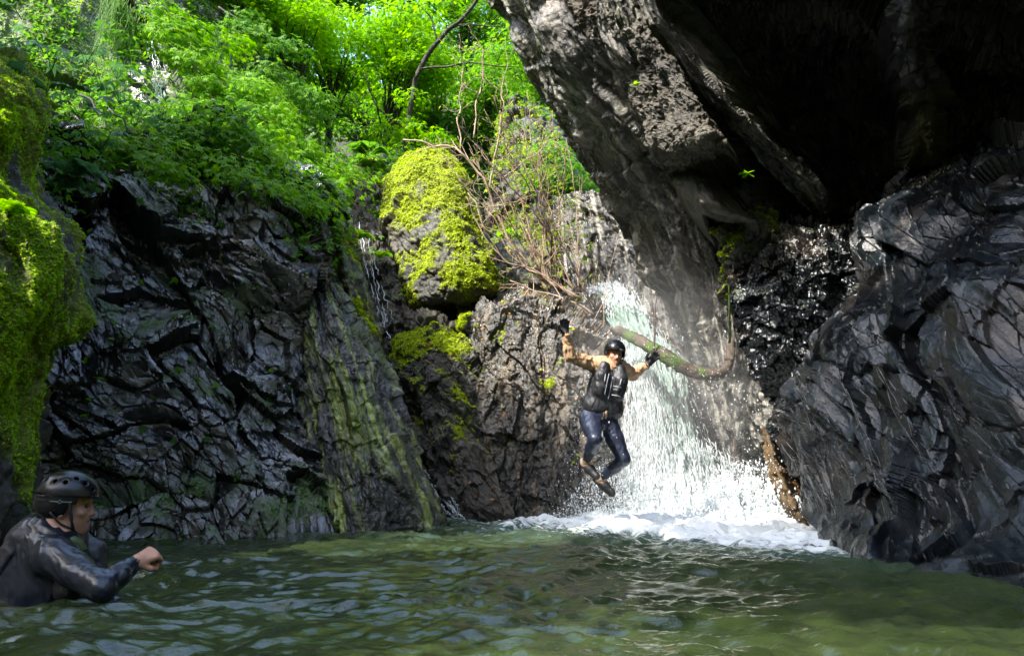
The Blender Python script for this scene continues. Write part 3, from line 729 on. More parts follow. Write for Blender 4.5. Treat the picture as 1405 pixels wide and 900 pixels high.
def leaves(mb, shape, pos, axis, nrm, size, tint=None):
    pos = np.asarray(pos, float); n = len(pos); T, F = shape
    ax = axis/ (np.linalg.norm(axis, axis=1)[:, None] + 1e-9)
    nn = nrm - ax*(nrm*ax).sum(1)[:, None]; nn /= np.linalg.norm(nn, axis=1)[:, None] + 1e-9
    sd = np.cross(nn, ax); size = np.broadcast_to(size, (n,))
    V = pos[:, None] + size[:, None, None]*(T[None, :, :1]*ax[:, None] + T[None, :, 1:2]*sd[:, None] + T[None, :, 2:]*nn[:, None])
    k = len(T); FF = (F[None] + (np.arange(n)*k)[:, None, None]).reshape(-1, F.shape[1])
    if tint is None: tint = rng.random(n)
    mb.add(V.reshape(-1, 3), FF, np.repeat(tint, k))
def spray_clump(mb, shape, c, R, n, size, flat=.16, droop=.35, out=None, tint0=0.):
    """one flat tier of leaves round the point c"""
    r = R*np.sqrt(rng.random(n)); th = rng.random(n)*2*np.pi
    p = np.stack([r*np.cos(th), r*np.sin(th), rng.normal(size=n)*R*flat - droop*r*r/R], 1)
    ax = np.stack([np.cos(th), np.sin(th), -.25 - .5*rng.random(n)], 1)
    if out is not None: ax = ax*.6 + np.asarray(out)
    nr = np.stack([rng.normal(size=n)*.33, rng.normal(size=n)*.33, np.ones(n)], 1)
    leaves(mb, shape, np.asarray(c) + p, ax + rng.normal(size=(n, 3))*.25, nr, size*(.65 + .6*rng.random(n)), np.clip(rng.random(n)*.8 + tint0, 0, 1))

def tree(label, base, crown, R, n_cl, per, mat, size, shape=MAPLE, lean=None, r0=.13, group='maples and other trees on the slope behind the falls', cl_R=.62, name='broadleaf_tree', cat='tree'):
    base = np.asarray(base, float); crown = np.asarray(crown, float)
    root = empty(name, base, label, cat, group)
    tk = MB(); mid = base + (crown - base)*.5 + np.append(rng.normal(size=2)*.25, 0)
    path = curve([base - (0, 0, .3), mid, crown + (0, 0, R[2]*.4)], 20, .15); tube(tk, path, [r0, r0*.25], 8)
    tk.build('trunk', M['bark'], root)
    lm, lv = MB(), MB()
    for k in range(n_cl):
        d = rng.normal(size=3); d /= np.linalg.norm(d); d *= rng.random()**.4
        c = crown + d*np.array(R); st = path[int(np.clip(11 + 7*(d[2]*.5 + .5), 10, 18))]
        m_ = (st + c)/2 + (0, 0, .25)
        tube(lm, curve([st, m_, c], 8, .1), [r0*.28, .008], 5)
        spray_clump(lv, shape, c, cl_R*(.6 + .7*rng.random()), per, size, tint0=.2*rng.random())
    lm.build('limbs', M['bark'], root); lv.build('crown', mat, root)
    return root
def gz(x, y): return float(terr(np.array([[x]]), np.array([[y]]))[0, 0])
TREES = [ # crown centre u, v, Y, radii, clumps, leaves each, material, leaf size, text
 (545,70,16.0,(1.5,1.0,1.1),34,170,'maple',.085,'lime green maple directly above the tall mossy boulder'),
 (450,45,15.2,(1.2,.9,1.0),30,170,'maple',.085,'lime green maple between the ledge and the forked branch'),
 (385,25,13.6,(1.0,.8,.8),26,170,'maple',.08,'bright maple over the sunlit sapling on the ledge'),
 (600,150,17.5,(1.5,1.0,.9),32,150,'tree1',.09,'mid green maple low on the slope right of the tall boulder'),
 (505,140,18.5,(1.5,1.0,1.0),32,150,'tree1',.09,'mid green maple low on the slope over the fern boulder'),
 (675,130,17.0,(.8,.9,1.5),26,150,'tree1',.09,'narrow green tree squeezed against the overhang'),
 (640,35,20.5,(2.0,1.2,1.5),36,150,'tree1',.11,'pale green tree behind the dark forked branch'),
 (300,-30,13.0,(1.4,.8,.9),28,150,'maple',.08,'bright maple spilling over the top of the ledge'),
 (560,-20,24,(2.4,1.5,1.9),38,150,'tree1',.13,'tall tree at the top of the gap, behind the lime maples'),
 (420,-20,22,(2.2,1.4,1.7),36,150,'tree2',.13,'deep green tree high on the left slope'),
 (690,-20,25,(2.4,1.5,2.2),36,150,'tree2',.13,'deep green tree beyond the upper edge of the overhang'),
 (500,-110,29,(3,2,2.2),40,150,'tree1',.16,'broad tree on the skyline over the gap'),
 (640,-120,31,(3,2,2.4),40,150,'tree2',.16,'dark tree on the skyline next to the overhang'),
 (340,-110,24,(2.6,2,2),36,150,'tree2',.14,'dark tree on the skyline above the ledge'),
 (450,120,21,(1.8,1.2,1.2),32,150,'tree2',.11,'dark leafy tree deep in the hollow behind the ledge'),
 (590,80,23,(2.2,1.4,1.6),34,150,'tree2',.12,'dark leafy tree deep behind the lime maples'),
 (705,110,19,(1.4,1.2,1.6),34,150,'tree1',.10,'leafy tree in the notch directly left of the overhang edge'),
 (668,215,17.5,(1.0,.9,1.1),30,150,'tree1',.09,'leafy tree low behind the bare shrub'),
 (740,60,22,(1.6,1.2,2.0),34,150,'tree1',.11,'tall leafy tree half hidden by the overhang edge'),
 (775,225,13.6,(.7,.5,.6),16,120,'tree1',.07,'small leafy tree rooted on the striped wall beside the overhang edge'),
 (720,250,16.5,(1.0,.9,.9),22,130,'tree2',.09,'low dark tree behind the ivy draped rock face'),
]
for u, v, Yd, R, ncl, per, mt, sz, lab in TREES:
    c = W(u, v, Yd); bx = c[0] + .3*rng.normal(); by = max(c[1] - .2, 12.5) + .5
    b = np.array([bx, by, gz(bx, by)])
    if b[2] > c[2] - 1.0: b[2] = min(b[2], c[2] - .6)
    tree(lab, b, c, R, ncl, per, M[mt], sz, shape=MAPLE if Yd < 18 else TRI, r0=.05 + .002*Yd)

for lab, c, R, n in (('unseen shade tree added on the left bank over the near mossy wall', (-5.6, 5.1, 7.3), (1.7, 1.5, 1.9), 70), ('unseen shade tree added on the left bank, leaning far out over the pool', (-2.4, 1.4, 8.9), (2.3, 1.7, 1.3), 80), ('low unseen shade tree added on the left bank beside the man in the pool', (-4.7, 1.0, 5.3), (1.2, 1.3, 1.3), 40), ('tall unseen shade tree added on the left bank behind the camera', (-4.8, -.6, 10.2), (2.2, 1.8, 2.0), 70)):  # unseen crowns added to keep the sun off the foreground
    b = np.array([min(c[0] - 1.6, -6.3), c[1] + .3, 0]); b[2] = gz(b[0], b[1])
    tree(lab, b, c, R, n, 170, M['tree1'], .14, shape=TRI, r0=.16, cl_R=.75, group='shade trees added out of view on the left bank')
# forked bare limb that leans across the gap
lb = MB(); A0 = W(583, 85, 14.5); base = np.array([A0[0] - .6, 15.0, gz(A0[0] - .6, 15.0)])
root = empty('leaning_tree', base, 'dark forked limb of a leaning tree crossing the bright leaves at the top', 'tree')
main = curve([base, W(560, 180, 14.8), W(583, 85, 14.5), W(612, 45, 14.3), W(650, 8, 14.2), W(700, -60, 14)], 40, .05)
tube(lb, main, [.075, .055, .042, .035], 8); lb.build('trunk', M['bark'], root)
l2 = MB()
for pp in ([(583,85,14.5),(625,38,14.6),(690,36,14.6)], [(578,95,14.5),(640,88,14.2),(710,92,14.2)], [(600,58,14.4),(590,20,14.3),(560,-10,14.2)], [(560,180,14.8),(520,150,14.6),(500,100,14.6)]):
    tube(l2, curve([W(*q) for q in pp], 14, .06), [.026, .009], 5)
l2.build('limbs', M['bark'], root)
cr = MB()
for q in ((560,0,14.2),(535,8,14.1),(590,8,14.0),(610,-10,14),(650,-20,14),(505,90,14.6)): spray_clump(cr, OVAL, W(*q), .35, 34, .13)
for q in ((565,130,14.6),(545,165,14.5),(580,175,14.5),(555,205,14.5),(590,215,14.4),(535,220,14.4),(570,240,14.3),(600,185,14.6),(525,180,14.7)): spray_clump(cr, MAPLE, W(*q), .42, 90, .09)
cr.build('crown', M['maple'], root)

# sunlit maple saplings on the ledge
def sapling(label, base, branches, mat='maple', size=.075, per=60, R=.30, group='sunlit maple saplings on the ledge'):
    base = np.asarray(base); root = empty('maple_sapling', base, label, 'sapling', group)
    tk, lm, lv = MB(), MB(), MB()
    tube(tk, curve([base, W(*branches[0][0])], 8, .04), [.03, .02], 6); tk.build('trunk', M['bark'], root)
    for br in branches:
        c = curve([W(*q) for q in br], 26, .08); tube(lm, c, [.016, .004], 5)
        out = (c[-1] - c[0]); out = out/np.linalg.norm(out)*.7
        for k in range(3, 26, 2):
            spray_clump(lv, MAPLE, c[k] + rng.normal(size=3)*(.12, .10, .07), R*(.6 + .6*rng.random()), per, size, out=out, droop=.3)
    lm.build('limbs', M['bark'], root); lv.build('crown', M[mat], root)
sapling('lime green maple spray at the top beside the thin white trickle', W(200, 40, 10.3), [[(200,5,9.9),(240,45,9.8),(290,85,9.8)], [(205,0,9.8),(260,30,9.8),(320,60,10.2)], [(210,30,9.7),(250,75,9.5),(300,120,9.5)]])
sapling('lime green maple spray hanging over the middle of the black cliff', W(270, 150, 10.2), [[(265,90,9.7),(320,120,9.6),(370,175,9.4)], [(290,130,9.6),(350,160,9.4),(405,200,9.3)], [(240,150,9.4),(300,165,9.2),(360,200,9.0)], [(300,90,10),(350,130,9.9),(390,160,9.8)]])
sapling('lowest lime green maple spray reaching towards the yellow edge', W(370, 190, 10.2), [[(360,175,9.6),(410,215,9.4),(465,262,9.2)], [(375,165,9.8),(425,205,9.6),(470,255,9.5)], [(350,200,9.2),(400,230,9.0),(440,250,9.0)], [(330,205,9.2),(380,235,8.9),(420,262,8.9)]], per=64)
sapling('mid green maple twigs drooping over the shaded top of the black cliff', W(180, 150, 10), [[(150,135,9.0),(210,165,8.6),(270,215,8.3)], [(200,130,9.2),(260,180,8.8),(330,235,8.5)], [(110,130,8.4),(150,170,8.0),(190,215,7.8)], [(250,140,9.4),(310,190,9.0),(380,245,8.8)], [(150,150,8.2),(200,195,7.5),(245,240,7.3)], [(240,165,8.2),(300,205,7.8),(350,255,7.6)], [(330,185,8.3),(385,235,8.0),(430,280,7.9)]], mat='maple', size=.07, per=44)
sapling('shaded green maple twigs at the top behind the hanging grass', W(330, 60, 12), [[(300,10,11.5),(350,40,11.3),(400,80,11.2)], [(340,60,11.5),(390,110,11.2),(440,140,11.2)], [(380,90,12),(420,140,11.8),(440,200,11.6)]], mat='tree1', size=.08)

# undergrowth on ledges and slopes
def on_rock(lab, n, cond, seed=0):
    P, N, mo, a, b = ROCKS[[k for k in ROCKS if k.startswith(lab)][0]]
    wgt = cond(P, N, mo); wgt = np.clip(wgt, 0, None); wgt = wgt/wgt.sum()
    i = rng.choice(len(P), n, p=wgt); return P[i], N[i]
ug = MB()
P, N = on_rock('dark ledge', 17000, lambda P, N, mo: sstep(-.15, .35, fbm(P*1.2 + 3, 3))*(N[:, 2] > -.3) + .05)
leaves(ug, OVAL, P + N*.05, rng.normal(size=P.shape)*.6 + N*.7 - (0, 0, .5), N + (0, 0, .8) + rng.normal(size=P.shape)*.4, .05 + .07*rng.random(len(P)))
P, N = on_rock('glistening', 6000, lambda P, N, mo: sstep(3.0, 4.0, P[:, 2])*(sstep(-.1, .4, fbm(P*1.5, 3)) + sstep(4.2, 4.7, P[:, 2])) + .004)
leaves(ug, TRI, P + N*.03, rng.normal(size=P.shape)*.6 + N*.7 - (0, 0, .4), N + (0, 0, .8) + rng.normal(size=P.shape)*.4, .05 + .06*rng.random(len(P)))
for a0, b0, c0, n in (('grey broken', 0, 0, 500), ('shaded boulder', 0, 0, 900), ('far rock face', 0, 0, 700)):
    P, N = on_rock(a0, n, lambda P, N, mo: sstep(.0, .5, mo) + .02)
    leaves(ug, TRI, P + N*.04, rng.normal(size=P.shape)*.6 + N - (0, 0, .5), N + (0, 0, .8) + rng.normal(size=P.shape)*.4, .05 + .06*rng.random(len(P)))
xs = rng.uniform(-9, 6, 30000); ys = 11.5 + 22*rng.random(30000)**1.3; zs = terr(xs[None], ys[None])[0]
q = np.stack([xs, ys, zs], 1); keep = (fbm(q*.6, 3) + rng.normal(size=len(q))*.25 > -.12) & (xs > -7 - (ys-11)*.4); q = q[keep]
k3 = rng.random((len(q), 3))*(.5, .5, .45) - (.25, .25, 0)
leaves(ug, TRI, q + k3, rng.normal(size=q.shape)*(1, 1, .4) + (0, 0, .1), rng.normal(size=q.shape)*.4 + (0, -.2, 1), .09 + .10*rng.random(len(q)))
for u, v, Yd, n in ((300,155,8.1,90),(280,175,8.0,80),(320,180,8.05,90),(335,160,8.1,80),(265,150,8.1,60),(310,205,8.0,70),(255,180,7.9,60),(345,190,8.1,60),(425,262,8.5,60),(440,290,8.5,60),(455,318,8.5,50),(430,330,7.9,40),(452,275,8.8,60),(70,180,6.9,60),(95,200,7.1,60),(60,215,6.6,50),(120,215,7.3,50),(160,40,9.0,50),(178,90,9.0,50),(150,110,8.9,50)):
    spray_clump(ug, TRI, W(u, v, Yd), .26, n, .085, flat=.4, droop=.6)
for k in range(170):
    x = rng.uniform(-7, 1.5); y = 12.6 + 8*rng.random(); spray_clump(ug, TRI, (x, y, gz(x, y) + .2 + 1.0*rng.random()), .5, 55, .10, flat=.35)
o = ug.build('undergrowth', M['under'], origin=(0, 0, 0)); tag(o, 'small leafy undergrowth covering the ledges and slopes', 'undergrowth', kind='stuff')

# cool green palmate herbs
for k, (u, v, Yd, n) in enumerate([(118,75,7.9,5),(70,85,7.4,5),(30,70,7.0,6),(95,130,7.2,6),(140,110,7.9,6),(165,130,7.9,6),(110,150,7.1,7),(185,160,7.9,6),(215,150,8.2,6),(140,190,7.3,6),(225,190,8.0,5),(60,60,7.6,5),(160,95,8.4,5),(255,195,8.1,5),(20,125,5.6,5),(5,90,5.6,5)]):
    b = W(u, v + 14, Yd); root = empty('herb', b, 'cool green herb with palm shaped leaves on the shaded ledge at the upper left', 'plant', 'palm leaved herbs on the ledge')
    st, lv = MB(), MB()
    for j in range(n):
        th = rng.random()*6.28; L = .12 + .16*rng.random()
        tip = b + (L*math.cos(th), L*math.sin(th) - .08, .10 + .16*rng.random())
        tube(st, curve([b, (b + tip)/2 + (0, 0, .05), tip], 6), [.004, .002], 4)
        d = np.array([[math.cos(th), math.sin(th) - .3, -.25]])
        leaves(lv, PALM, [tip], d, np.array([[0, -.35, 1.]]) + rng.normal(size=(1, 3))*.15, .12 + .05*rng.random())
    st.build('stem', M['under'], root); lv.build('foliage', M['palmate'], root)
# ferns
def fern(label, b, n, L, dirs, mat='under', group=None):
    b = np.asarray(b, float); root = empty('fern', b, label, 'fern', group); lv = MB(); st = MB()
    for j in range(n):
        th = rad(dirs[0] + (dirs[1] - dirs[0])*rng.random()); l = L*(.7 + .5*rng.random())
        d = np.array([math.cos(th), math.sin(th), 0]); c = curve([b, b + d*l*.5 + (0, 0, l*.28), b + d*l + (0, 0, -l*.12)], 22)
        tube(st, c, [.004, .0015], 4); sd = np.cross(d, (0, 0, 1))
        for s in (-1, 1):
            k = np.arange(3, 22); w_ = np.sin(np.linspace(.35, np.pi, len(k)))
            leaves(lv, OVAL, c[k], np.tile(sd*s + d*.45, (len(k), 1)), np.tile([0, 0, 1.], (len(k), 1)) + rng.normal(size=(len(k), 3))*.12, l*.30*w_ + .01)
    st.build('stem', M['under'], root); lv.build('frond', M[mat], root)
fern('drooping pale fern between the mossy wall and the black cliff', W(92, 245, 6.0), 9, .34, (-120, 30), 'palmate')
fern('small fern lower down where the mossy wall meets the cliff', W(80, 262, 6.1), 6, .26, (-100, 0), 'palmate')
fern('fern hanging on the shaded boulder behind the tall mossy one', W(505, 215, 12.9), 9, .45, (-170, -10), 'under')
fern('bright fern on the near mossy wall at the left edge', W(12, 300, 4.45), 7, .22, (-100, 20), 'maple')
fern('fern at the right of the tall boulder foot near the shrub', W(700, 330, 12.2), 7, .35, (-160, 0), 'maple')
fern('bright fern in the gully under the yellow edge', W(488, 330, 11.6), 7, .35, (-170, 0), 'maple')
fern('small fern sprouting beside the trickle in the gully', W(520, 355, 11.6), 5, .25, (-170, 0), 'maple')

# hanging curtains of grass
def curtain(label, tops, drop, n, mat='grass', w_=.010):
    tops = np.asarray(tops); mb = MB()
    for j in range(n):
        f = rng.random()*(len(tops) - 1); i = int(f); p = tops[i] + (tops[i+1] - tops[i])*(f - i) + rng.normal(size=3)*(.03, .06, .08)
        L = drop*(.15 + rng.random()**1.5); m_ = 7; p = p - (0, 0, rng.random()*drop*.35); tt = np.linspace(0, 1, m_)[:, None]
        c = p + tt*np.array([rng.normal()*.06, -.10 + rng.normal()*.05, -L]) + np.sin(tt*5 + rng.random()*6)*.02
        wd = w_*(1 - tt*.8)*np.array([[.8, -.3, 0]]); V = np.concatenate([c - wd, c + wd]); i0 = np.arange(m_ - 1)
        mb.add(V, np.stack([i0, i0 + 1, i0 + 1 + m_, i0 + m_], 1), rng.random())
    o = mb.build('trailing_grass', M[mat]); tag(o, label, 'grass')
    return o
curtain('long curtain of trailing grass at the upper left beside the trickle', [W(150, -20, 9.3), W(170, 0, 9.3), W(188, 30, 9.4)], 1.2, 520, 'under', w_=.006)
def tuft(label, b, n, L, mat='grass', spread=1.):
    mb = MB(); b = np.asarray(b)
    for j in range(n):
        th = rng.random()*6.28; d = np.array([math.cos(th), math.sin(th), 0])*spread; l = L*(.6 + .6*rng.random()); m_ = 7
        tt = np.linspace(0, 1, m_)[:, None]; c = b + d*l*tt*.8 + np.array([0, 0, 1.])*l*(tt*.9 - tt*tt*1.3)
        wd = .008*(1 - tt*.9)*np.cross(d, (0, 0, 1))[None]; V = np.concatenate([c - wd, c + wd]); i0 = np.arange(m_ - 1)
        mb.add(V, np.stack([i0, i0 + 1, i0 + 1 + m_, i0 + m_], 1), rng.random())
    o = mb.build('grass_tuft', M[mat]); tag(o, label, 'grass')
# fuzz of moss on the rocks: a part of each rock
def moss_part(lab, rock, n, size, mat, thr=.5, up=0.):
    P, N = on_rock(lab, n, lambda P, N, mo: sstep(thr - .15, thr + .3, mo)*(P[:, 2] > .02))
    mb = MB(); leaves(mb, TRI, P - N*.004 + rng.normal(size=P.shape)*.006, N*.75 + rng.normal(size=P.shape)*.45 - (0, 0, .55), N + rng.normal(size=P.shape)*.6 + (0, 0, .4), size*(.5 + rng.random(len(P))))
    mb.build('moss', M[mat], rock)
moss_part('near rock wall', mwall, 90000, .015, 'mossblade')
moss_part('tall boulder', boulder, 42000, .024, 'mossgold', .55)
moss_part('low shelf', low, 18000, .024, 'mossgold', .55)
moss_part('narrow yellow', fin, 4000, .03, 'mossgold', .6)
moss_part('shaded boulder', boulder2, 5000, .04, 'mossblade', .5)
moss_part('dark craggy', core, 7000, .03, 'mossgold', .55)
moss_part('small sunlit knob', knob, 3500, .026, 'mossgold', .45)
moss_part('dark ledge', upper, 42000, .03, 'mossblade', .5)
moss_part('glistening', cliff, 6000, .022, 'under', .5)
moss_part('orange mossy', wedge, 2500, .022, 'brown', .4)

# bare shrub
base = W(795, 405, 11.35); root = empty('bare_shrub', base, 'leafless pale shrub fanning up from the rock beside the waterfall lip', 'shrub')
STEMS = [([(800,412,11.3),(717,360,11.2),(671,262,11.0),(632,208,10.9),(600,200,10.9),(553,192,10.9)],.026,0),
 ([(632,208,10.9),(628,150,10.9),(634,110,10.9),(630,62,10.8)],.012,0), ([(650,190,10.9),(655,130,11),(662,75,11),(652,60,11)],.012,0),
 ([(671,262,11),(684,190,11),(690,120,11.1),(697,80,11.1)],.013,0), ([(820,430,11.2),(765,330,11.1),(690,245,11.0),(628,170,10.9)],.013,1),
 ([(770,400,11.3),(745,300,11.2),(742,160,11.2)],.012,1), ([(775,400,11.4),(768,330,11.4),(776,215,11.3),(785,190,11.3)],.017,0),
 ([(745,385,11.3),(722,315,11.3)],.038,0), ([(760,395,11.2),(700,345,11.1),(660,300,11.0),(642,265,11.0)],.017,0),
 ([(790,410,11.2),(735,372,11.1),(690,350,11.0),(655,312,11),(640,270,10.9)],.013,0), ([(765,390,11.4),(752,300,11.3),(720,230,11.2),(700,180,11.2)],.013,0),
 ([(757,395,11.3),(742,330,11.3),(750,260,11.3),(735,210,11.3)],.012,0), ([(690,245,11),(730,215,11),(760,190,11)],.008,0),
 ([(700,300,11),(650,225,11),(610,215,11)],.008,0), ([(640,280,11),(680,285,11),(720,270,11)],.008,0), ([(660,235,11),(720,240,11.1),(745,225,11.1)],.008,0),
 ([(815,440,11.0),(800,425,10.9),(760,405,10.9),(700,385,10.9)],.02,0), ([(828,448,11),(805,415,10.9),(790,380,10.9)],.012,1)]
for k in range(14):
    x0 = rng.uniform(740, 805); x1 = x0 + rng.uniform(-150, 10) ; y1 = rng.uniform(110, 290)
    STEMS.append(([(x0, 400, 11.3), ((x0*1.2 + x1*.8)/2 + rng.normal()*8, (400 + y1)/2, 11.25), (x1, y1, 11.2)], .009 + .005*rng.random(), int(rng.random() < .2)))
sp, tw, yl = MB(), MB(), MB()
for pts, r, dk in STEMS:
    c = curve([W(*q) for q in pts], 30, .07, 3.); r = r*1.05; tube(sp if not dk else tw, c, [r, r*.45], 6)
    for j in range(3 if r > .05 else 9):
        k = rng.integers(6, 29); d = c[min(k + 1, 29)] - c[k]; d = d/np.linalg.norm(d) + rng.normal(size=3)*(.8, .5, .7); d /= np.linalg.norm(d)
        L = .18 + .4*rng.random(); e = c[k] + d*L + (0, 0, .06)
        cc = curve([c[k], c[k] + d*L*.5 + rng.normal(size=3)*.03, e], 8); tube(sp if not dk else tw, cc, [r*.4, .0025], 4)
        for jj in range(2):
            d2 = d + rng.normal(size=3)*.7; tube(sp, [cc[5], cc[5] + d2*.12], [.003, .002], 4)
        if rng.random() < .5: spray_clump(yl, OVAL, e, .05, 4, .06)
sp.build('stem', M['twig'], root); tw.build('dark_stem', M['twig_dark'], root); yl.build('foliage', M['yellow'], root)
# ivy on the far face and the edge of the overhang
iv = MB(); P, N = on_rock('far rock face', 900, lambda P, N, mo: sstep(-.1, .4, fbm(P*1.2, 3)) + .05)
leaves(iv, TRI, P + N*(.03 + .1*rng.random((len(P), 1))), rng.normal(size=P.shape)*.5 - (0, 0, 1), N + rng.normal(size=P.shape)*.5 + (0, 0, .5), .07 + .05*rng.random(len(P)))
for u, v, Yd, n in ((735,190,11.6,30),(760,235,11.6,40),(775,270,11.6,45),(790,300,11.8,30),(745,150,11.8,25),(800,330,11.9,20),(770,310,11.9,25)):
    spray_clump(iv, TRI, W(u, v, Yd), .28, n, .07, flat=.6)
o = iv.build('ivy', M['yellow']); tag(o, 'yellow green ivy trailing on the far rock face behind the bare shrub', 'ivy')

# logs, sticks and hanging roots
lg = MB(); c = curve([W(846,452,9.9), W(866,462,9.5), W(905,482,9.0), W(945,507,8.9), W(978,515,8.9), W(998,502,9.0), W(1004,468,9.1)], 60, .02)
tube(lg, c, [.055, .075, .085, .075, .06, .05], 16, wob=.11)
o = lg.build('log', M['log'], extra={'moss': lambda V: .35 + fbm(V*5, 4)*.8 - sstep(2.2, 2.7, V[:, 0])*.8, 'st': lambda V: V}); tag(o, 'curved mossy log jammed across the waterfall behind the jumper', 'log')
st = MB(); tube(st, curve([W(897,482,8.9), W(898,440,8.95), W(901,408,9.0)], 16, .02), [.014, .009], 6); tube(st, curve([W(898,440,8.95), W(893,405,9), W(886,385,9.2)], 10, .02), [.007, .004], 5)
o = st.build('stick', M['twig_dark']); tag(o, 'dark upright stick rising from the mossy log', 'stick')
st = MB(); tube(st, curve([W(815,440,10.4), W(836,400,10.4), W(858,388,10.3)], 12, .02), [.007, .004], 5); tube(st, curve([W(828,450,10.2), W(829,400,10.3), W(848,330,10.6)], 14, .03), [.006, .003], 5)
o = st.build('twig', M['twig']); tag(o, 'thin pale twig poking out over the white lip of the waterfall', 'twig')
st = MB(); tube(st, curve([W(1007,575,9.0), W(1010,640,8.8), W(1015,668,8.75)], 12, .02), [.006, .004], 5); tube(st, curve([W(1008,650,8.8), W(1020,672,8.7)], 6, .01), [.004, .003], 5)
o = st.build('twig', M['twig_dark']); tag(o, 'short dark twig hanging in the spray above the white splash', 'twig')
st = MB()
tube(st, curve([W(1000,390,8.3), W(1003,430,8.5), W(1001,470,8.9)], 14, .03), [.010, .016], 6); lv = None
o = st.build('hanging_root', M['log'], extra={'moss': lambda V: .7 + 0*V[:, 0], 'st': lambda V: V}); tag(o, 'mossy yellow root hanging down to the end of the curved log', 'root')
# single plants on the overhang
for (u, v, Yd, n, s_, lab) in ((1025,238,7.5,7,.13,'lone bright green leafy sprig under the overhang ridge'), (870,116,7.1,4,.07,'tiny bright green sprig on the dark face of the overhang'), (18,8,4.6,3,.20,'big pale leaf hanging into the top left corner')):
    b = W(u, v, Yd); root = empty('sprig', b, lab, 'plant'); lv, sm = MB(), MB()
    tube(sm, [b + (0, .1, -.04), b], [.004, .003], 4)
    th = rng.uniform(-2.6, -.3, n); leaves(lv, OVAL, np.tile(b, (n, 1)), np.stack([np.cos(th)*1.2, np.sin(th)*.5, rng.normal(size=n)*.3 - .1], 1), np.tile([0, -.6, 1.], (n, 1)) + rng.normal(size=(n, 3))*.2, s_*(.7 + .5*rng.random(n)))
    sm.build('stem', M['under'], root); lv.build('foliage', M['palmate' if u < 100 else 'maple'], root)
# fallen leaves and small seedlings
fl = MB()
for lab, n in (('dark craggy', 160), ('grey broken', 120), ('low shelf', 60), ('slanting grey', 30)):
    P, N = on_rock(lab, n, lambda P, N, mo: sstep(.3, .7, N[:, 2]) + .01)
    leaves(fl, OVAL, P + N*.012, rng.normal(size=P.shape), N + rng.normal(size=P.shape)*.3, .05 + .04*rng.random(len(P)))
o = fl.build('fallen_leaves', M['brown'], origin=(0, 0, 0)); tag(o, 'scattered brown leaves lying on the rocks of the gully and outcrop', 'leaves', kind='stuff')
sl = MB(); P, N = on_rock('glistening', 60, lambda P, N, mo: 1. + 0*P[:, 0]); leaves(sl, OVAL, P + N*.02, rng.normal(size=P.shape) - (0, 0, .4), N + (0, 0, .8) + rng.normal(size=P.shape)*.3, .05 + .05*rng.random(len(P)))
o = sl.build('seedlings', M['maple'], origin=(0, 0, 0)); tag(o, 'tiny green leaves dotted over the black cliff', 'seedlings', kind='stuff')
# ---------------------------------------------------------------- waterfall, splash and spray
FG = [[(806,398,12.3),(830,390,12.1),(862,392,12.3)],
      [(826,428,11.6),(852,424,11.4),(884,436,11.6)],
      [(852,478,10.8),(884,472,10.6),(925,485,10.8)],
      [(862,550,10.2),(910,540,9.9),(946,560,10.1)],
      [(862,630,9.7),(930,620,9.4),(985,640,9.6)],
      [(850,722,9.3),(945,722,8.9),(1050,724,9.1)]]
A = np.array([[W(*p) for p in r] for r in FG]); nF, mF = 260, 150
G = catmull(catmull(A, nF, 0), mF, 1)
Nf = grid_normals(G, (0, 0, CAM_Z)); s_ = np.linspace(0, 1, mF)[None].repeat(nF, 0).ravel(); t_ = np.linspace(0, 1, nF)[:, None].repeat(mF, 1).ravel()
P = G.reshape(-1, 3)
disp = fbm(np.stack([s_*9, t_*5, 0*s_], 1), 4, .6)*.10 + fbm(np.stack([s_*26, t_*9 + 5, 0*s_], 1), 4, .6, True)*.05
P = P + Nf.reshape(-1, 3)*disp[:, None]
tw_ = NT('falling_water'); st_ = tw_.attr('st').outputs['Vector']
n_ = tw_.noise(tw_.scalev(st_, (16, 5, 1)), 1., 8, .68, .5); wa = tw_.attr('moss').outputs['Fac']
fo = tw_.ramp(tw_.math('ADD', wa, tw_.math('SUBTRACT', n_, .5)), [(.36, 0.), (.62, 1.)])
col = tw_.mix(fo, (.28, .40, .35), (.82, .86, .87)); p = tw_.bsdf(Base_Color=col, Roughness=.35, IOR=1.33)
tl = tw_.n('ShaderNodeBsdfTranslucent'); tw_.l(col, tl.inputs[0]); ms = tw_.n('ShaderNodeMixShader'); ms.inputs[0].default_value = .4
tw_.l(p.outputs[0], ms.inputs[1]); tw_.l(tl.outputs[0], ms.inputs[2])
tp = tw_.n('ShaderNodeBsdfTransparent'); m2 = tw_.n('ShaderNodeMixShader')
n3 = tw_.noise(tw_.scalev(st_, (22, 7, 1)), 1., 7, .7, .6); op = tw_.attr('open').outputs['Fac']
tw_.l(tw_.ramp(tw_.math('ADD', op, tw_.math('SUBTRACT', n3, .5)), [(.44, 0.), (.58, 1.)]), m2.inputs[0])
tw_.l(ms.outputs[0], m2.inputs[1]); tw_.l(tp.outputs[0], m2.inputs[2]); M['fall'] = tw_.done(m2.outputs[0])
white = np.clip(1.1 - sstep(.02, .30, t_)*1.0 + sstep(.55, .95, t_)*.8 + (1 - sstep(.0, .55, s_))*.55*sstep(.35, .5, t_), 0, 1.3)*.6
openm = np.clip(sstep(.45, .75, t_)*.38*(1 - sstep(.55, .8, s_)) + sstep(.7, 1., s_)*.42 + sstep(.2, 0, s_)*.4 + sstep(.4, .6, t_)*sstep(.6, .8, s_)*.22 - .03, 0, 1)
base = G[-1, mF//2]*np.array([1, 1, 0]); froot = empty('waterfall', base, 'white waterfall plunging over the lip into the pool behind the jumper', 'waterfall')
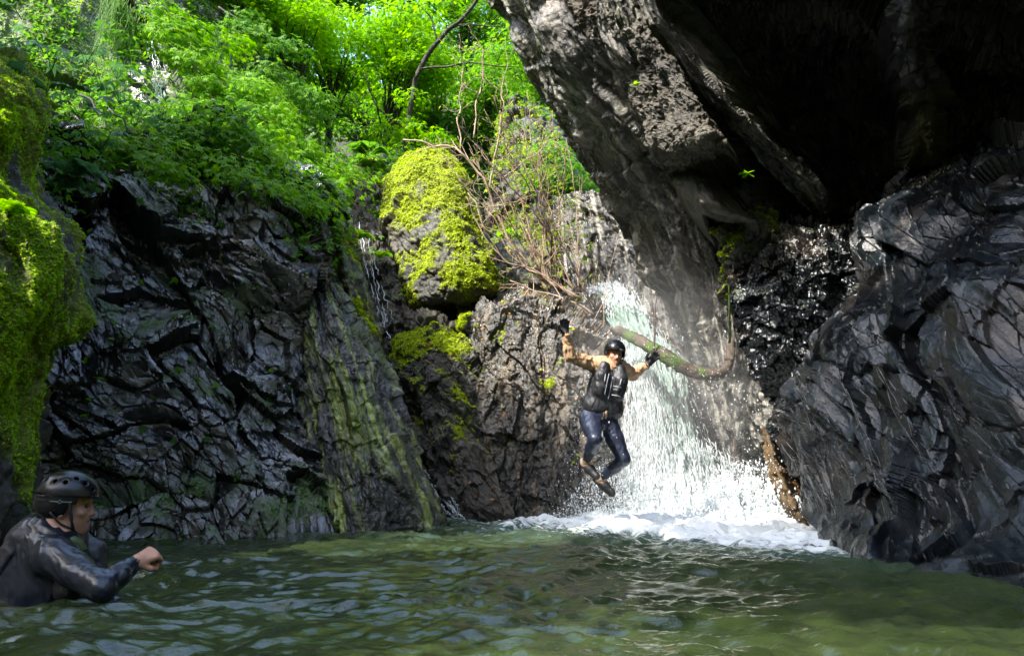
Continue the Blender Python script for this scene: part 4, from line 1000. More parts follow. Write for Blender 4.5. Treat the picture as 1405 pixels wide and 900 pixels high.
mesh_obj('water_sheet', P, grid_faces(nF, mF), M['fall'], froot, attrs={'st': np.stack([s_, t_*2.2, 0*s_], 1), 'moss': white, 'open': openm})
M['white_water'] = simple_mat('white_water', (.86, .89, .9), .25, .6)
tq = NT('white_water_drop'); pb = tq.bsdf(Base_Color=(.86, .9, .92), Roughness=.15, IOR=1.33); tl = tq.n('ShaderNodeBsdfTranslucent'); tl.inputs[0].default_value = (.9, .95, .97, 1)
ms = tq.n('ShaderNodeMixShader'); ms.inputs[0].default_value = .45; tq.l(pb.outputs[0], ms.inputs[1]); tq.l(tl.outputs[0], ms.inputs[2]); M['drop'] = tq.done(ms.outputs[0])
# strands
def strands(mb, n, sf, tf, Lr, rr, off=.12):
    s = sf(rng.random(n)); t = tf(rng.random(n)); i = np.clip(t*(nF - 2), 0, nF - 2).astype(int); j = np.clip(s*(mF - 1), 0, mF - 1).astype(int)
    p = G[i, j] + Nf[i, j]*(rng.random((n, 1))*off) + rng.normal(size=(n, 3))*.05
    d = G[np.minimum(i + 6, nF - 1), j] - G[i, j]; d /= np.linalg.norm(d, axis=1)[:, None] + 1e-9
    d = d*.6 + (0, 0, -.5) + rng.normal(size=(n, 3))*(.12, .06, .04); d /= np.linalg.norm(d, axis=1)[:, None]
    L = Lr[0] + (Lr[1] - Lr[0])*rng.random(n)**2; r = rr[0] + (rr[1] - rr[0])*rng.random(n)**2
    e1 = np.cross(d, (0, 1, 0)); e1 /= np.linalg.norm(e1, axis=1)[:, None]; e2 = np.cross(d, e1)
    kk = np.array([0, .25, .7, 1.]); ww = np.array([.05, 1, .7, .05]); th = np.array([0, 2.1, 4.2])
    wig = rng.normal(size=(n, 4, 3))*.25*r[:, None, None]*3
    ctr = p[:, None] + d[:, None]*(kk[None, :, None]*L[:, None, None]) + wig
    V = ctr[:, :, None] + (r[:, None, None]*ww[None, :, None])[..., None]*(np.cos(th)[None, None, :, None]*e1[:, None, None] + np.sin(th)[None, None, :, None]*e2[:, None, None])
    b = np.arange(12).reshape(4, 3); c = np.roll(b, -1, 1); f = np.stack([b[:-1], c[:-1], c[1:], b[1:]], -1).reshape(-1, 4)
    mb.add(V.reshape(-1, 3), (f[None] + (np.arange(n)*12)[:, None, None]).reshape(-1, 4), 0.)
def drops(mb, P, r, stretch=None):
    n = len(P); V0 = np.array([(1,0,0),(-1,0,0),(0,1,0),(0,-1,0),(0,0,1),(0,0,-1)], float); F0 = np.array([(0,2,4),(2,1,4),(1,3,4),(3,0,4),(2,0,5),(1,2,5),(3,1,5),(0,3,5)])
    V = np.tile(V0[None], (n, 1, 1)); 
    if stretch is not None: V = V*np.stack([np.ones(n), np.ones(n), stretch], 1)[:, None]
    V = P[:, None] + V*np.asarray(r)[:, None, None]*(1 + .25*rng.normal(size=(n, 6, 1)))
    mb.add(V.reshape(-1, 3), (F0[None] + (np.arange(n)*6)[:, None, None]).reshape(-1, 3), 0.)
sm = MB()
strands(sm, 1300, lambda r: r**1.6*.95, lambda r: .30 + .7*r, (.05, .32), (.003, .012))
strands(sm, 2600, lambda r: r*.45, lambda r: .45 + .55*r, (.05, .25), (.003, .012), .3)
strands(sm, 1300, lambda r: r, lambda r: .78 + .22*r, (.04, .2), (.004, .016), .3)
strands(sm, 900, lambda r: r, lambda r: .02 + .2*r, (.05, .25), (.005, .016))
sm.build('falling_strands', M['drop'], froot)
# foam mound at the foot
n, m = 70, 260
X, Yg = np.meshgrid(np.linspace(.9, 3.75, m), np.linspace(8.15, 9.9, n)); xf, yf = X.ravel(), Yg.ravel()
q = np.stack([xf, yf, 0*xf], 1)
env = np.exp(-((xf - 2.75)/.6)**2)*.62 + np.exp(-((xf - 1.9)/.5)**2)*.30 + np.exp(-((xf - 1.25)/.3)**2)*.04
env *= sstep(8.15, 8.75, yf)*sstep(9.95, 9.4, yf)*sstep(.9, 1.15, xf)*sstep(3.75, 3.45, xf)
z = env*(.25 + 1.1*np.abs(fbm(q*2.4, 5, .6)) + .7*fbm(q*9, 4, .6) + .35*fbm(q*24, 2)) - .09
mesh_obj('foam_mound', np.stack([xf + fbm(q*4, 3)*.08, yf + fbm(q*4 + 9, 3)*.08, z], 1), grid_faces(n, m), M['drop'], froot)
# spray
sp = MB()
def burst(n, cx, cy, spread, up, r, zmin=.0):
    n = int(n*1.5)
    a = rng.normal(size=(n, 2))*spread; z = zmin + up*rng.random(n)**2.2*np.exp(-(a[:, 0]/spread[0])**2*.3)
    drops(sp, np.stack([cx + a[:, 0], cy + a[:, 1], z], 1), (r[0] + (r[1] - r[0])*rng.random(n)**3)*.72, 1 + rng.random(n)*1.2)
burst(5200, 2.75, 8.8, (.42, .25), .75, (.004, .017))
burst(4200, 1.9, 8.8, (.5, .3), .55, (.004, .015))
burst(3400, 1.15, 8.8, (.30, .25), .75, (.004, .014))
burst(900, .95, 9.0, (.25, .2), 1.6, (.003, .009))
burst(1800, 2.7, 8.55, (.38, .2), .55, (.008, .03))
burst(1200, 1.9, 8.5, (.5, .2), .25, (.006, .022))
burst(700, 1.1, 8.6, (.35, .2), .2, (.005, .016))
burst(900, 2.5, 8.2, (.6, .35), .3, (.004, .012))
o = sp.build('spray', M['drop'], origin=(0, 0, 0)); tag(o, 'white drops thrown up where the fall hits the pool', 'spray', kind='stuff')
dr = MB(); n = 1500
uu = 880 + 190*rng.random(n); vv = 400 + 280*rng.random(n); yy = 7.4 + 1.4*rng.random(n); k = (uu - 860)/(vv - 380) < 1.1
drops(dr, W(uu[k], vv[k], yy[k]), .002 + .006*rng.random(k.sum())**3, 1 + rng.random(k.sum()))
n = 500; drops(dr, W(800 + 90*rng.random(n), 560 + 150*rng.random(n), 7.3 + 1.2*rng.random(n)), .002 + .007*rng.random(n)**3, 1 + rng.random(n))
o = dr.build('droplets', M['drop'], origin=(0, 0, 0)); tag(o, 'fine bright droplets flying beside the waterfall', 'droplets', kind='stuff')
# trickle in the gully and the cascade on the ledge
def trickle(label, pts, wid, n, name='trickle'):
    c = curve([W(*q) for q in pts], 60, .03); mb = MB()
    for j in range(n):
        a = rng.integers(0, 50); b = min(59, a + rng.integers(4, 12)); o_ = rng.normal(size=3)*(wid, .04, .02)
        tube(mb, c[a:b] + o_ + rng.normal(size=(b - a, 3))*.010, [.003, .004 + .010*rng.random(), .003], 4)
    o = mb.build(name, M['drop']); tag(o, label, 'trickle')
trickle('thin white trickle dropping down the ledge at the upper left', [(205,45,10.2),(212,90,9.95),(218,125,9.6),(215,150,9.4)], .06, 45)
trickle('thin trickle glinting down the gully left of the tall mossy boulder', [(497,300,12.0),(512,380,11.5),(530,450,11.2),(560,520,10.75)], .10, 34)
trickle('small splashing trickle entering the pool at the foot of the leaning slab', [(590,640,9.9),(605,670,9.7),(625,700,9.5),(640,716,9.3)], .10, 70)

# mist drifting round the fall
c0, r0 = np.array([1.9, 9.3, 1.3]), np.array([1.8, 1.3, 2.5]); lat, lon = 24, 40
th, ph = np.meshgrid(np.linspace(.02, np.pi - .02, lat), np.linspace(0, 2*np.pi, lon), indexing='ij')
V = c0 + r0*np.stack([np.sin(th)*np.cos(ph), np.sin(th)*np.sin(ph), np.cos(th)], -1)
t = NT('mist'); tc = t.n('ShaderNodeTexCoord').outputs['Object']; sc_ = t.scalev(tc, tuple(1/r0)); ln = t.n('ShaderNodeVectorMath', operation='LENGTH'); t.l(sc_, ln.inputs[0])
fall_ = t.ramp(ln.outputs['Value'], [(.15, 1.), (1., 0.)], 'EASE'); nn = t.ramp(t.noise(tc, 1.6, 3, .55), [(.35, .15), (.7, 1.)])
pv = t.n('ShaderNodeVolumePrincipled'); pv.inputs['Color'].default_value = (.95, .97, .97, 1); pv.inputs['Anisotropy'].default_value = .2
t.l(t.math('MULTIPLY', t.math('MULTIPLY', fall_, nn), .46), pv.inputs['Density']); t.l(pv.outputs[0], t.out.inputs['Volume'])
o = mesh_obj('mist', V.reshape(-1, 3), grid_faces(lat, lon), t.m, origin=c0); tag(o, 'pale mist drifting round the foot of the waterfall', 'mist', kind='stuff')
cy.volume_step_rate = 3.0; cy.volume_max_steps = 64
# ---------------------------------------------------------------- people: distance fields turned into one continuous mesh
class SDF:
    def __init__(s, lo, hi, h):
        s.lo = np.array(lo, float); s.h = h; s.n = np.ceil((np.array(hi) - s.lo)/h).astype(int) + 1
        s.F = np.full(s.n, 1.0, np.float32)
    def _box(s, lo, hi):
        a = np.clip(np.floor((lo - s.lo)/s.h).astype(int), 0, s.n); b = np.clip(np.ceil((hi - s.lo)/s.h).astype(int) + 1, 0, s.n)
        if (b <= a).any(): return None, None
        ax = [s.lo[i] + s.h*np.arange(a[i], b[i]) for i in range(3)]
        return tuple(slice(a[i], b[i]) for i in range(3)), np.stack(np.meshgrid(*ax, indexing='ij'), -1).astype(np.float32)
    def _join(s, sl, d, k, sub=False):
        A = s.F[sl]
        if sub: s.F[sl] = np.maximum(A, -d); return
        if k > 0:
            hh = np.clip(.5 + .5*(A - d)/k, 0, 1); s.F[sl] = A + (d - A)*hh - k*hh*(1 - hh)
        else: s.F[sl] = np.minimum(A, d)
    def cap(s, a, b, ra, rb, k=.015, sub=False):
        a, b = np.array(a, float), np.array(b, float); m = max(ra, rb) + k*2 + s.h*2
        sl, P = s._box(np.minimum(a, b) - m, np.maximum(a, b) + m)
        if sl is None: return s
        ba = b - a; t = np.clip(((P - a) @ ba)/max(ba @ ba, 1e-9), 0, 1)
        s._join(sl, np.linalg.norm(P - a - t[..., None]*ba, axis=-1) - (ra + (rb - ra)*t), k, sub); return s
    def chain(s, pts, rs, k=.015):
        for i in range(len(pts) - 1): s.cap(pts[i], pts[i+1], rs[i], rs[i+1], k)
        return s
    def ell(s, c, r, R=None, k=.015, sub=False, fn=None):
        c = np.array(c, float); r = np.array(r, float); m = r.max() + k*2 + s.h*2; sl, P = s._box(c - m, c + m)
        if sl is None: return s
        q = P - c
        if R is not None: q = q @ np.asarray(R)                      # into the local frame (columns of R)
        k0 = np.linalg.norm(q/r, axis=-1); k1 = np.linalg.norm(q/(r*r), axis=-1) + 1e-9; d = k0*(k0 - 1)/k1
        if fn is not None: d = np.maximum(d, fn(q))
        s._join(sl, d, k, sub); return s
    def mesh(s):
        F = s.F; ins = F < 0; n = F.shape
        acc = np.zeros((n[0]-1, n[1]-1, n[2]-1, 3), np.float32); cnt = np.zeros(acc.shape[:3], np.float32)
        cor = [(i, j, k) for i in (0, 1) for j in (0, 1) for k in (0, 1)]
        sub = lambda c: F[c[0]:n[0]-1+c[0], c[1]:n[1]-1+c[1], c[2]:n[2]-1+c[2]]
        for a in cor:
            for ax in range(3):
                if a[ax]: continue
                b = list(a); b[ax] = 1; fa, fb = sub(a), sub(b); m = (fa < 0) != (fb < 0)
                t = np.where(m, fa/(fa - fb + 1e-12*(fa == fb)), 0)
                for q in range(3): acc[..., q] += m*(a[q] + (t if q == ax else 0))
                cnt += m
        m = cnt > 0; idx = np.full(cnt.shape, -1, np.int64); idx[m] = np.arange(m.sum())
        V = np.argwhere(m) + acc[m]/cnt[m][:, None]; V = s.lo + V*s.h
        Q = []
        for ax in range(3):
            o1, o2 = [(1, 2), (2, 0), (0, 1)][ax]
            lo = [slice(1, n[i]-1) for i in range(3)]; lo[ax] = slice(0, n[ax]-1)
            hi = list(lo); hi[ax] = slice(1, n[ax])
            A, B = ins[tuple(lo)], ins[tuple(hi)]; ch = A != B
            p = np.argwhere(ch); off = np.ones(3, int); off[ax] = 0; p = p + off
            e1 = np.zeros(3, int); e1[o1] = 1; e2 = np.zeros(3, int); e2[o2] = 1
            g = lambda q: idx[q[:, 0], q[:, 1], q[:, 2]]
            f = np.stack([g(p - e1 - e2), g(p - e2), g(p), g(p - e1)], 1)
            fl = ~A[ch]; f[fl] = f[fl][:, ::-1]; Q.append(f)
        return V, np.concatenate(Q)
def vnormals(V, F):
    n = np.zeros_like(V); fn = np.cross(V[F[:, 2]] - V[F[:, 0]], V[F[:, 3]] - V[F[:, 1]])
    for k in range(4): np.add.at(n, F[:, k], fn)
    return n/(np.linalg.norm(n, axis=1)[:, None] + 1e-12)
def part(sdf, name, mat, parent, wr=None, attrs=None):
    V, F = sdf.mesh()
    if wr:
        amp, sc, stretch = wr; N = vnormals(V, F); q = aniso(V, stretch, .35)*sc
        V = V + N*((fbm(q + np.stack([perlin(V*sc*.6 + 3*k) for k in range(3)], 1)*.5, 3, .55, True) - .15)*amp)[:, None]
    return mesh_obj(name, V, F, mat, parent)
def frame(fwd, up):
    f = np.array(fwd, float); f /= np.linalg.norm(f); u = np.array(up, float); u -= f*(u @ f); u /= np.linalg.norm(u)
    return np.stack([np.cross(f, u), f, u], 1)                    # columns: right, forward, up
M['skin'] = simple_mat('skin', (.40, .21, .13), .45, .4, noise=(25, .4, (.40, .19, .13)), Subsurface_Weight=.12, Subsurface_Radius=(.01, .004, .002))
M['eye'] = simple_mat('eye', (.02, .015, .012), .15)
M['teeth'] = simple_mat('teeth', (.75, .72, .66), .3)
M['helmet'] = simple_mat('helmet_shell', (.004, .005, .006), .25, .35, noise=(30, .3, (.012, .014, .016)), Coat_Weight=.0, Coat_Roughness=.15)
M['hole'] = simple_mat('vent_hole', (.002, .002, .002), .9)
M['emblem'] = simple_mat('emblem_print', (.16, .20, .17), .5)
M['emblem_w'] = simple_mat('emblem_white', (.55, .56, .58), .5)
M['jacket'] = simple_mat('wet_rain_jacket', (.005, .009, .018), .3, .45, bump=.5, bscale=45, Coat_Weight=.15, Coat_Roughness=.25)
M['vest'] = simple_mat('vest_cloth', (.010, .011, .014), .5, .5, noise=(20, .5, (.022, .024, .03)), bump=.3, bscale=150)
M['vest_trim'] = simple_mat('vest_trim', (.22, .23, .25), .5)
M['tag'] = simple_mat('reflective_tag', (.5, .55, .52), .4)
M['tan'] = simple_mat('tan_shirt', (.48, .31, .18), .6, .3, noise=(5, .2, (.40, .25, .14)))
M['wetsuit'] = simple_mat('wetsuit', (.012, .016, .034), .32, .6, noise=(5, .2, (.016, .02, .036)), Coat_Weight=.25, Coat_Roughness=.2)
M['glove'] = simple_mat('glove', (.012, .012, .014), .6)
M['shoe'] = simple_mat('shoe', (.016, .016, .018), .55)
M['orange'] = simple_mat('orange_rubber', (.55, .14, .04), .5)
M['sock'] = simple_mat('beige_sock', (.48, .36, .24), .7)
M['tongue'] = simple_mat('olive_strap', (.05, .07, .025), .5)

def head(s, c, R, k=.012):
    """skull, jaw, face and ears round the point c between the ears; R: right, forward, up"""
    L = lambda x, y, z: c + R @ np.array([x, y, z])
    s.ell(L(0, -.012, .035), (.076, .096, .088), R, .02); s.ell(L(0, .03, -.045), (.060, .066, .072), R, .03)
    s.cap(L(0, .070, -.092), L(0, .062, -.085), .024, .028, .02)                     # chin
    s.cap(L(0, .088, .016), L(0, .104, -.026), .008, .0115, .007)                     # nose
    s.ell(L(.012, .092, -.030), (.008, .009, .007), R, .006); s.ell(L(-.012, .092, -.030), (.008, .009, .007), R, .006)
    for sx in (-1, 1):
        s.cap(L(.012*sx, .083, .030), L(.046*sx, .068, .028), .010, .008, .010)      # brow
        s.ell(L(.042*sx, .062, -.022), (.022, .020, .018), R, .014)                  # cheek
        s.ell(L(.031*sx, .088, .010), (.014, .012, .009), R, 0, True)                # eye socket
        s.ell(L(.077*sx, -.006, -.012), (.010, .020, .033), R, .008); s.ell(L(.086*sx, .002, -.010), (.006, .009, .016), R, 0, True)
    s.cap(L(-.020, .083, -.056), L(.020, .083, -.056), .007, .007, .006); s.cap(L(-.016, .082, -.068), L(.016, .082, -.068), .008, .008, .006)
    s.ell(L(0, .096, -.062), (.024, .010, .0035), R, 0, True)                        # mouth
def hand(s, w, R, curl, spread, r=.0088, k=.006, grow=0., fist=False):
    """w wrist; R: right (towards the thumb), forward (along the fingers), up (back of the hand)"""
    L = lambda x, y, z: w + R @ np.array([x, y, z]); g = grow
    s.cap(L(0, -.01, 0), L(.0, .02, 0), .026 + g, .027 + g, .015)
    for x, y in ((-.030, .075), (-.011, .082), (.010, .084), (.030, .080)): s.cap(L(x*.55, .015, 0), L(x, y, .003), .017 + g, .0125 + g, .012)
    for i, (x, y, l) in enumerate(((-.031, .078, .062), (-.011, .085, .078), (.010, .087, .082), (.030, .082, .072))):
        a, p = 0, L(x, y, 0); sp_ = spread*(-1.5 + i)
        for j, (f, rr) in enumerate(((.45, 1.05), (.31, .98), (.24, .86))):
            a += curl[i][j] if np.ndim(curl[0]) else curl[j]
            d = R @ np.array([math.sin(sp_)*math.cos(a), math.cos(sp_)*math.cos(a), -math.sin(a)]); q = p + d*l*f
            s.cap(p, q, r*rr + g, r*rr*.93 + g, k if j else .010); p = q
    p = L(.026, .012, -.006)
    for d, l, rr in (((.6, .7, -.45), .042, .0135), ((-.1, .75, -.65), .032, .0105), ((-.6, .5, -.55), .026, .0090)) if fist else (((.75, .62, -.25), .045, .0135), ((.35, .88, -.38), .034, .0105), ((.05, .85, -.55), .027, .0090)):
        q = p + R @ (np.array(d)/np.linalg.norm(d))*l; s.cap(p, q, rr + g, rr*.92 + g, .010); p = q
HEL = np.array((.098, .120, .104))
def helmet(c, R, parent, h, vents, lower=True, mirror=1):
    """skate style helmet: dome with a rim, a lower band over nape and ears, vents, straps"""
    L = lambda x, y, z: c + R @ np.array([x, y, z])
    m = .16; s = SDF(c - m, c + m, h)
    s.ell(L(0, -.008, .045), HEL + .012, R, 0, fn=lambda q: -(q[..., 2] - .002 + .10*q[..., 1]*(q[..., 1] < 0)))
    s.ell(L(0, -.008, .045), HEL + .009, R, 0, fn=lambda q: np.maximum(np.maximum(-(q[..., 2] + .030 + .05*(q[..., 1] < 0)*np.minimum(1, -q[..., 1]/.05)), q[..., 2] - .006), q[..., 1] - .055))
    s.ell(L(0, -.018, .030), HEL + np.array((.008, .002, .0)), R, .004, fn=lambda q: np.maximum(np.maximum(q[..., 2] + .0, -(q[..., 2] + .085)), q[..., 1] - .028 - .35*(q[..., 2] + .05)))
    s.ell(L(0, -.006, .030), HEL - .006, R, 0, True)
    for a, e in vents:
        d = R @ np.array([math.sin(a)*math.cos(e), math.cos(a)*math.cos(e), math.sin(e)]); o = L(0, -.008, .045)
        s.cap(o + d*.06, o + d*.16, .0095, .0095, 0, True)
    he = part(s, 'helmet', M['helmet'], parent)
    hb = MB()                                                                         # dark lining seen through the vents
    return he
def on_helmet(c, R, pts, lift=.0015, zc=.045, grow=.012):
    """points (x, y, z) in the head's frame pushed out onto the helmet's dome"""
    o = np.array([0, -.008, zc]); out = []
    for p in pts:
        d = np.array(p, float) - o; k = 1/np.linalg.norm(d/(HEL + grow)); out.append(c + R @ (o + d*(k + lift/np.linalg.norm(d))))
    return np.array(out)

# ======== the man in the water (his right side towards the camera)
Ym = 3.38
def m_(u, v, dy=0.): return W(u, v, Ym + dy)
root = empty('person', (m_(70, 760)*np.array([1, 1, 0])) + (0, 0, -1.2), 'man in black helmet and shiny dark rain jacket chest deep in the pool', 'person')
Rh = frame((1, .36, -.06), (0.05, 0, 1)); hc = m_(93, 695)
neck = hc + Rh @ np.array([0, -.02, -.10]); chest = m_(62, 782, .02); pel = chest + (-.02, 0, -.40)
sR, sL = m_(72, 762, -.16), m_(72, 758, .19)
eR, wR = m_(140, 806, -.22), m_(183, 773, -.08); eL, wL = m_(118, 812, .28), m_(160, 830, .12)
lo = np.array([-2.55, Ym - .5, -1.28]); hi = np.array([-1.4, Ym + .6, .70])
s = SDF(lo, hi, .0075)
head(s, hc, Rh)
s.cap(neck, hc + Rh @ np.array([0, -.02, -.03]), .063, .060, .03); s.cap(chest + (.0, 0, .13), neck, .075, .055, .05)
s.chain([chest + (0, 0, .10), chest + (.01, 0, -.05), pel + (0, 0, .12), pel], [.13, .135, .125, .13], .06)
for sh, e, wst in ((sR, eR, wR), (sL, eL, wL)):
    s.cap(chest + (0, 0, .12), sh, .08, .062, .04); s.chain([sh, (sh + e)/2, e, (e + wst)/2, wst], [.058, .05, .041, .038, .027], .015)
Rhand = frame(wR - eR + np.array([.08, 0, .0]), (0.1, -.75, .65)); Rhand[:, 0] *= 1
hand(s, wR + (wR - eR)/np.linalg.norm(wR - eR)*.012, Rhand, ((1.1, 1.4, .9), (1.15, 1.4, .9), (1.1, 1.4, .9), (1.05, 1.35, .8)), .03, fist=True)
for sy in (-1, 1):
    hip = pel + (0, .09*sy, -.05); kn = np.array([hip[0] + .03, hip[1] + .03*sy, -.78]); an = np.array([hip[0] - .02, kn[1], -1.16])
    s.chain([hip, kn, an], [.085, .058, .042], .03); s.cap(an + (0, 0, -.03), an + (.17, .02*sy, -.05), .042, .032, .02)
part(s, 'body', M['skin'], root)
for sx in (-1, 1):
    e_ = SDF(hc - .13, hc + .13, .005); e_.ell(hc + Rh @ np.array([.031*sx, .078, .010]), (.011, .011, .010), Rh, 0); part(e_, 'eye', M['eye'], root)
# jacket
s = SDF(lo, hi, .0075)
s.cap(chest + (0, 0, .13), neck + (-.01, 0, -.04), .10, .072, .05)
s.chain([chest + (0, 0, .10), chest + (.01, 0, -.05), pel + (0, 0, .12), pel], [.155, .16, .15, .15], .06)
s.cap(chest + (-.07, -.06, -.04), chest + (-.09, -.06, -.2), .075, .09, .06); s.cap(chest + (-.07, .06, -.04), chest + (-.09, .06, -.2), .075, .09, .06)
for sh, e, wst in ((sR, eR, wR), (sL, eL, wL)):
    s.cap(chest + (0, 0, .08), sh, .095, .076, .05); s.chain([sh, (sh + e)/2, e, (e + wst)/2, wst - (wst - e)*.03], [.074, .066, .055, .048, .036], .02)
s.cap(wR + (wR - eR)*.02, wR + (wR - eR)*.3, .031, .030, 0, True)
jk = part(s, 'jacket', M['jacket'], root, wr=(.007, 13., (.45, .1, -.8)))
# life vest
s = SDF(lo, hi, .0075)
s.chain([chest + (-.02, 0, .10), chest + (-.02, 0, -.05), chest + (-.02, 0, -.22)], [.15, .155, .15], .05)
for sy in (-1, 1):
    s.cap(chest + (-.09, .075*sy, .03), chest + (-.12, .08*sy, -.2), .065, .08, .05)
    s.chain([chest + (-.11, .10*sy, .06), chest + (-.06, .115*sy, .145), chest + (.05, .11*sy, .14), chest + (.15, .10*sy, .07), chest + (.17, .10*sy, -.06)], [.044, .032, .030, .05, .06], .02)
s.ell(chest + (.0, -.20, -.13), (.125, .14, .27), None, 0, True)
s.chain([chest + (-.10, -.09, .13), chest + (-.10, 0, .165), chest + (-.10, .09, .13)], [.032, .036, .032], .02)
for sh, e in ((sR, eR), (sL, eL)): s.cap(sh - (e - sh)*.2, e, .10, .085, 0, True)
s.cap(neck - (0, 0, .10), neck + (0, 0, .2), .078, .085, 0, True)
vt = part(s, 'life_vest', M['vest'], root, wr=(.006, 14., (0, .3, -1)))
tg = MB(); a = chest + (-.185, -.135, .085)
for pts, r in (([a + (-.012, -.03, .0), a + (.025, -.045, -.012)], .014),): tube(tg, pts, r, 6)
tg.build('reflective_tag', M['tag'], vt)
tg = MB(); tube(tg, curve([chest + (.15, -.165, .07), chest + (.19, -.165, .01), chest + (.20, -.165, -.06)], 10), .007, 6); tg.build('piping', M['vest_trim'], vt)
sk = MB(); tube(sk, curve([neck + (.03, -.06, -.05), neck + (.09, -.03, -.045), neck + (.12, .0, -.09)], 10), .022, 8); sk.build('collar', M['tongue'], root)
he = helmet(hc, Rh, root, .0045, [(rad(90), .62), (rad(62), .78), (rad(42), .55), (rad(27), .30), (rad(118), .62), (rad(-60), .7), (rad(-30), .5), (rad(150), .6), (rad(-120), .6)])
em = MB()
def ribbon(mb, c, R, line, hw, **kw):
    up = on_helmet(c, R, [(x, y, z + hw) for x, y, z in line], **kw); dn = on_helmet(c, R, [(x, y, z - hw) for x, y, z in line], **kw); n = len(line)
    i = np.arange(n - 1); mb.add(np.concatenate([up, dn]), np.stack([i, i + 1, i + 1 + n, i + n], 1))
zz = .028
ribbon(em, hc, Rh, [(.1, y, zz) for y in np.linspace(-.052, -.022, 10)], .0022, grow=.013); ribbon(em, hc, Rh, [(.1, y, zz) for y in np.linspace(-.004, .030, 10)], .0022, grow=.013)
dm = [(-.022, 0), (-.013, .007), (-.004, 0), (-.013, -.007)]
for i in range(4):
    (y0, z0), (y1, z1) = dm[i], dm[(i + 1) % 4]; q = [(.1, y0 + (y1 - y0)*t, zz + z0 + (z1 - z0)*t) for t in (0, .5, 1)]; ribbon(em, hc, Rh, q, .0016, grow=.0135)
em.build('emblem', M['emblem'], he)
sb = MB()
for sx in (-1, 1):
    tube(sb, curve([hc + Rh @ np.array(p) for p in ((.101*sx, .022, .03), (.088*sx, .034, -.03), (.062*sx, .045, -.085), (.0, .052, -.118))], 16), .0075, 6)
    tube(sb, curve([hc + Rh @ np.array(p) for p in ((.098*sx, -.045, -.02), (.082*sx, -.005, -.065), (.062*sx, .042, -.088))], 12), .005, 6)
sb.build('chin_strap', M['vest'], he)

# ======== the jumper
Yj = 7.55
def j_(u, v, dy=0.): return W(u, v, Yj + dy)
hip = j_(820, 573); root = empty('person', hip*np.array([1, 1, 0]) + np.array([0, 0, hip[2] - .45]), 'smiling person in tan sleeves and black life vest jumping beside the waterfall', 'person')
hc = j_(843, 487, -.02); Rh = frame((.2, -1, -.2), (.14, -.1, 1))
sR, sL = j_(814, 500, -.02), j_(855, 507, .06); eR, wR = j_(782, 488, -.13), j_(776, 459, -.20); eL, wL = j_(868, 514, .28), j_(888, 500, .26)
chest = j_(833, 527, .03); waist = j_(823, 560, .03); hR, hL = j_(810, 575, 0), j_(832, 575, .05)
kR, aR = j_(817, 603, -.37), j_(804, 634, -.08); kL, aL = j_(856, 630, -.05), j_(824, 657, .22)
lo = np.array([.45, Yj - .62, .55]); hi = np.array([1.62, Yj + .55, 2.30])
lo = np.minimum.reduce([sR, eR, wR, aR, aL, kR, hc, wL]) - .22; hi = np.maximum.reduce([sR, eR, wR, aR, aL, kL, hc, wL]) + .22
s = SDF(lo, hi, .0095)
neck = hc + Rh @ np.array([0, -.03, -.11]); nb = (sR + sL)/2 + (0, .02, .03)
head(s, hc, Rh); s.cap(nb, hc + Rh @ np.array([0, -.02, -.03]), .056, .05, .03)
def torso(s, g, k=.05, low=True):
    s.cap(sR*.75 + sL*.25, sR*.25 + sL*.75, .085 + g, .085 + g, k); s.chain([(sR + sL)/2 - (0, 0, .06), chest, waist], [.11 + g, .118 + g, .105 + g], k)
    s.cap(chest + (-.06, 0, .02), waist + (-.045, 0, 0), .08 + g, .08 + g, k); s.cap(chest + (.06, 0, .02), waist + (.045, 0, 0), .08 + g, .08 + g, k)
    if low: s.cap(waist, (hR + hL)/2, .11 + g, .115 + g, k)
torso(s, 0.)
for sh, e, wst in ((sR, eR, wR), (sL, eL, wL)): s.chain([sh, (sh + e)/2, e, e*.6 + wst*.4, wst], [.056, .05, .041, .040, .027], .02)
for h_, kn, an in ((hR, kR, aR), (hL, kL, aL)):
    s.chain([h_, h_*.5 + kn*.5, kn], [.092, .078, .056], .03); s.chain([kn, kn*.65 + an*.35, an], [.054, .056, .034], .02)
dR = (wR - eR)/np.linalg.norm(wR - eR); dL = (wL - eL)/np.linalg.norm(wL - eL)
RhR = frame(dR + np.array([.1, .1, .1]), (-.2, .9, .1)); RhL = frame(dL + np.array([.0, .0, .35]), (.1, .9, .3))
cu = ((.35, .5, .3), (.3, .45, .3), (.3, .4, .3), (.25, .4, .3))
hand(s, wR + dR*.01, RhR, cu, .12, r=.010); hand(s, wL + dL*.01, RhL, cu, .12, r=.010)
fR = np.array([.55, -.55, -.60]); fR /= np.linalg.norm(fR); fL = np.array([.62, -.35, -.62]); fL /= np.linalg.norm(fL)
def foot(s, an, f, g=0., k=.02):
    s.cap(an - f*.05 + (0, 0, -.035), an + f*.07 + (0, 0, -.03), .037 + g, .040 + g, k); s.cap(an + f*.05 + (0, 0, -.035), an + f*.165 + (0, 0, -.035), .040 + g, .028 + g, k)
for an, f in ((aR, fR), (aL, fL)): foot(s, an, f)
part(s, 'body', M['skin'], root)
for sx in (-1, 1):
    e_ = SDF(hc - .13, hc + .13, .006); e_.ell(hc + Rh @ np.array([.031*sx, .080, .010]), (.013, .010, .006), Rh, 0); part(e_, 'eye', M['eye'], root)
e_ = SDF(hc - .13, hc + .13, .006); e_.ell(hc + Rh @ np.array([0, .083, -.061]), (.024, .009, .008), Rh, 0); part(e_, 'teeth', M['teeth'], root)
s = SDF(lo, hi, .0095); torso(s, .012)
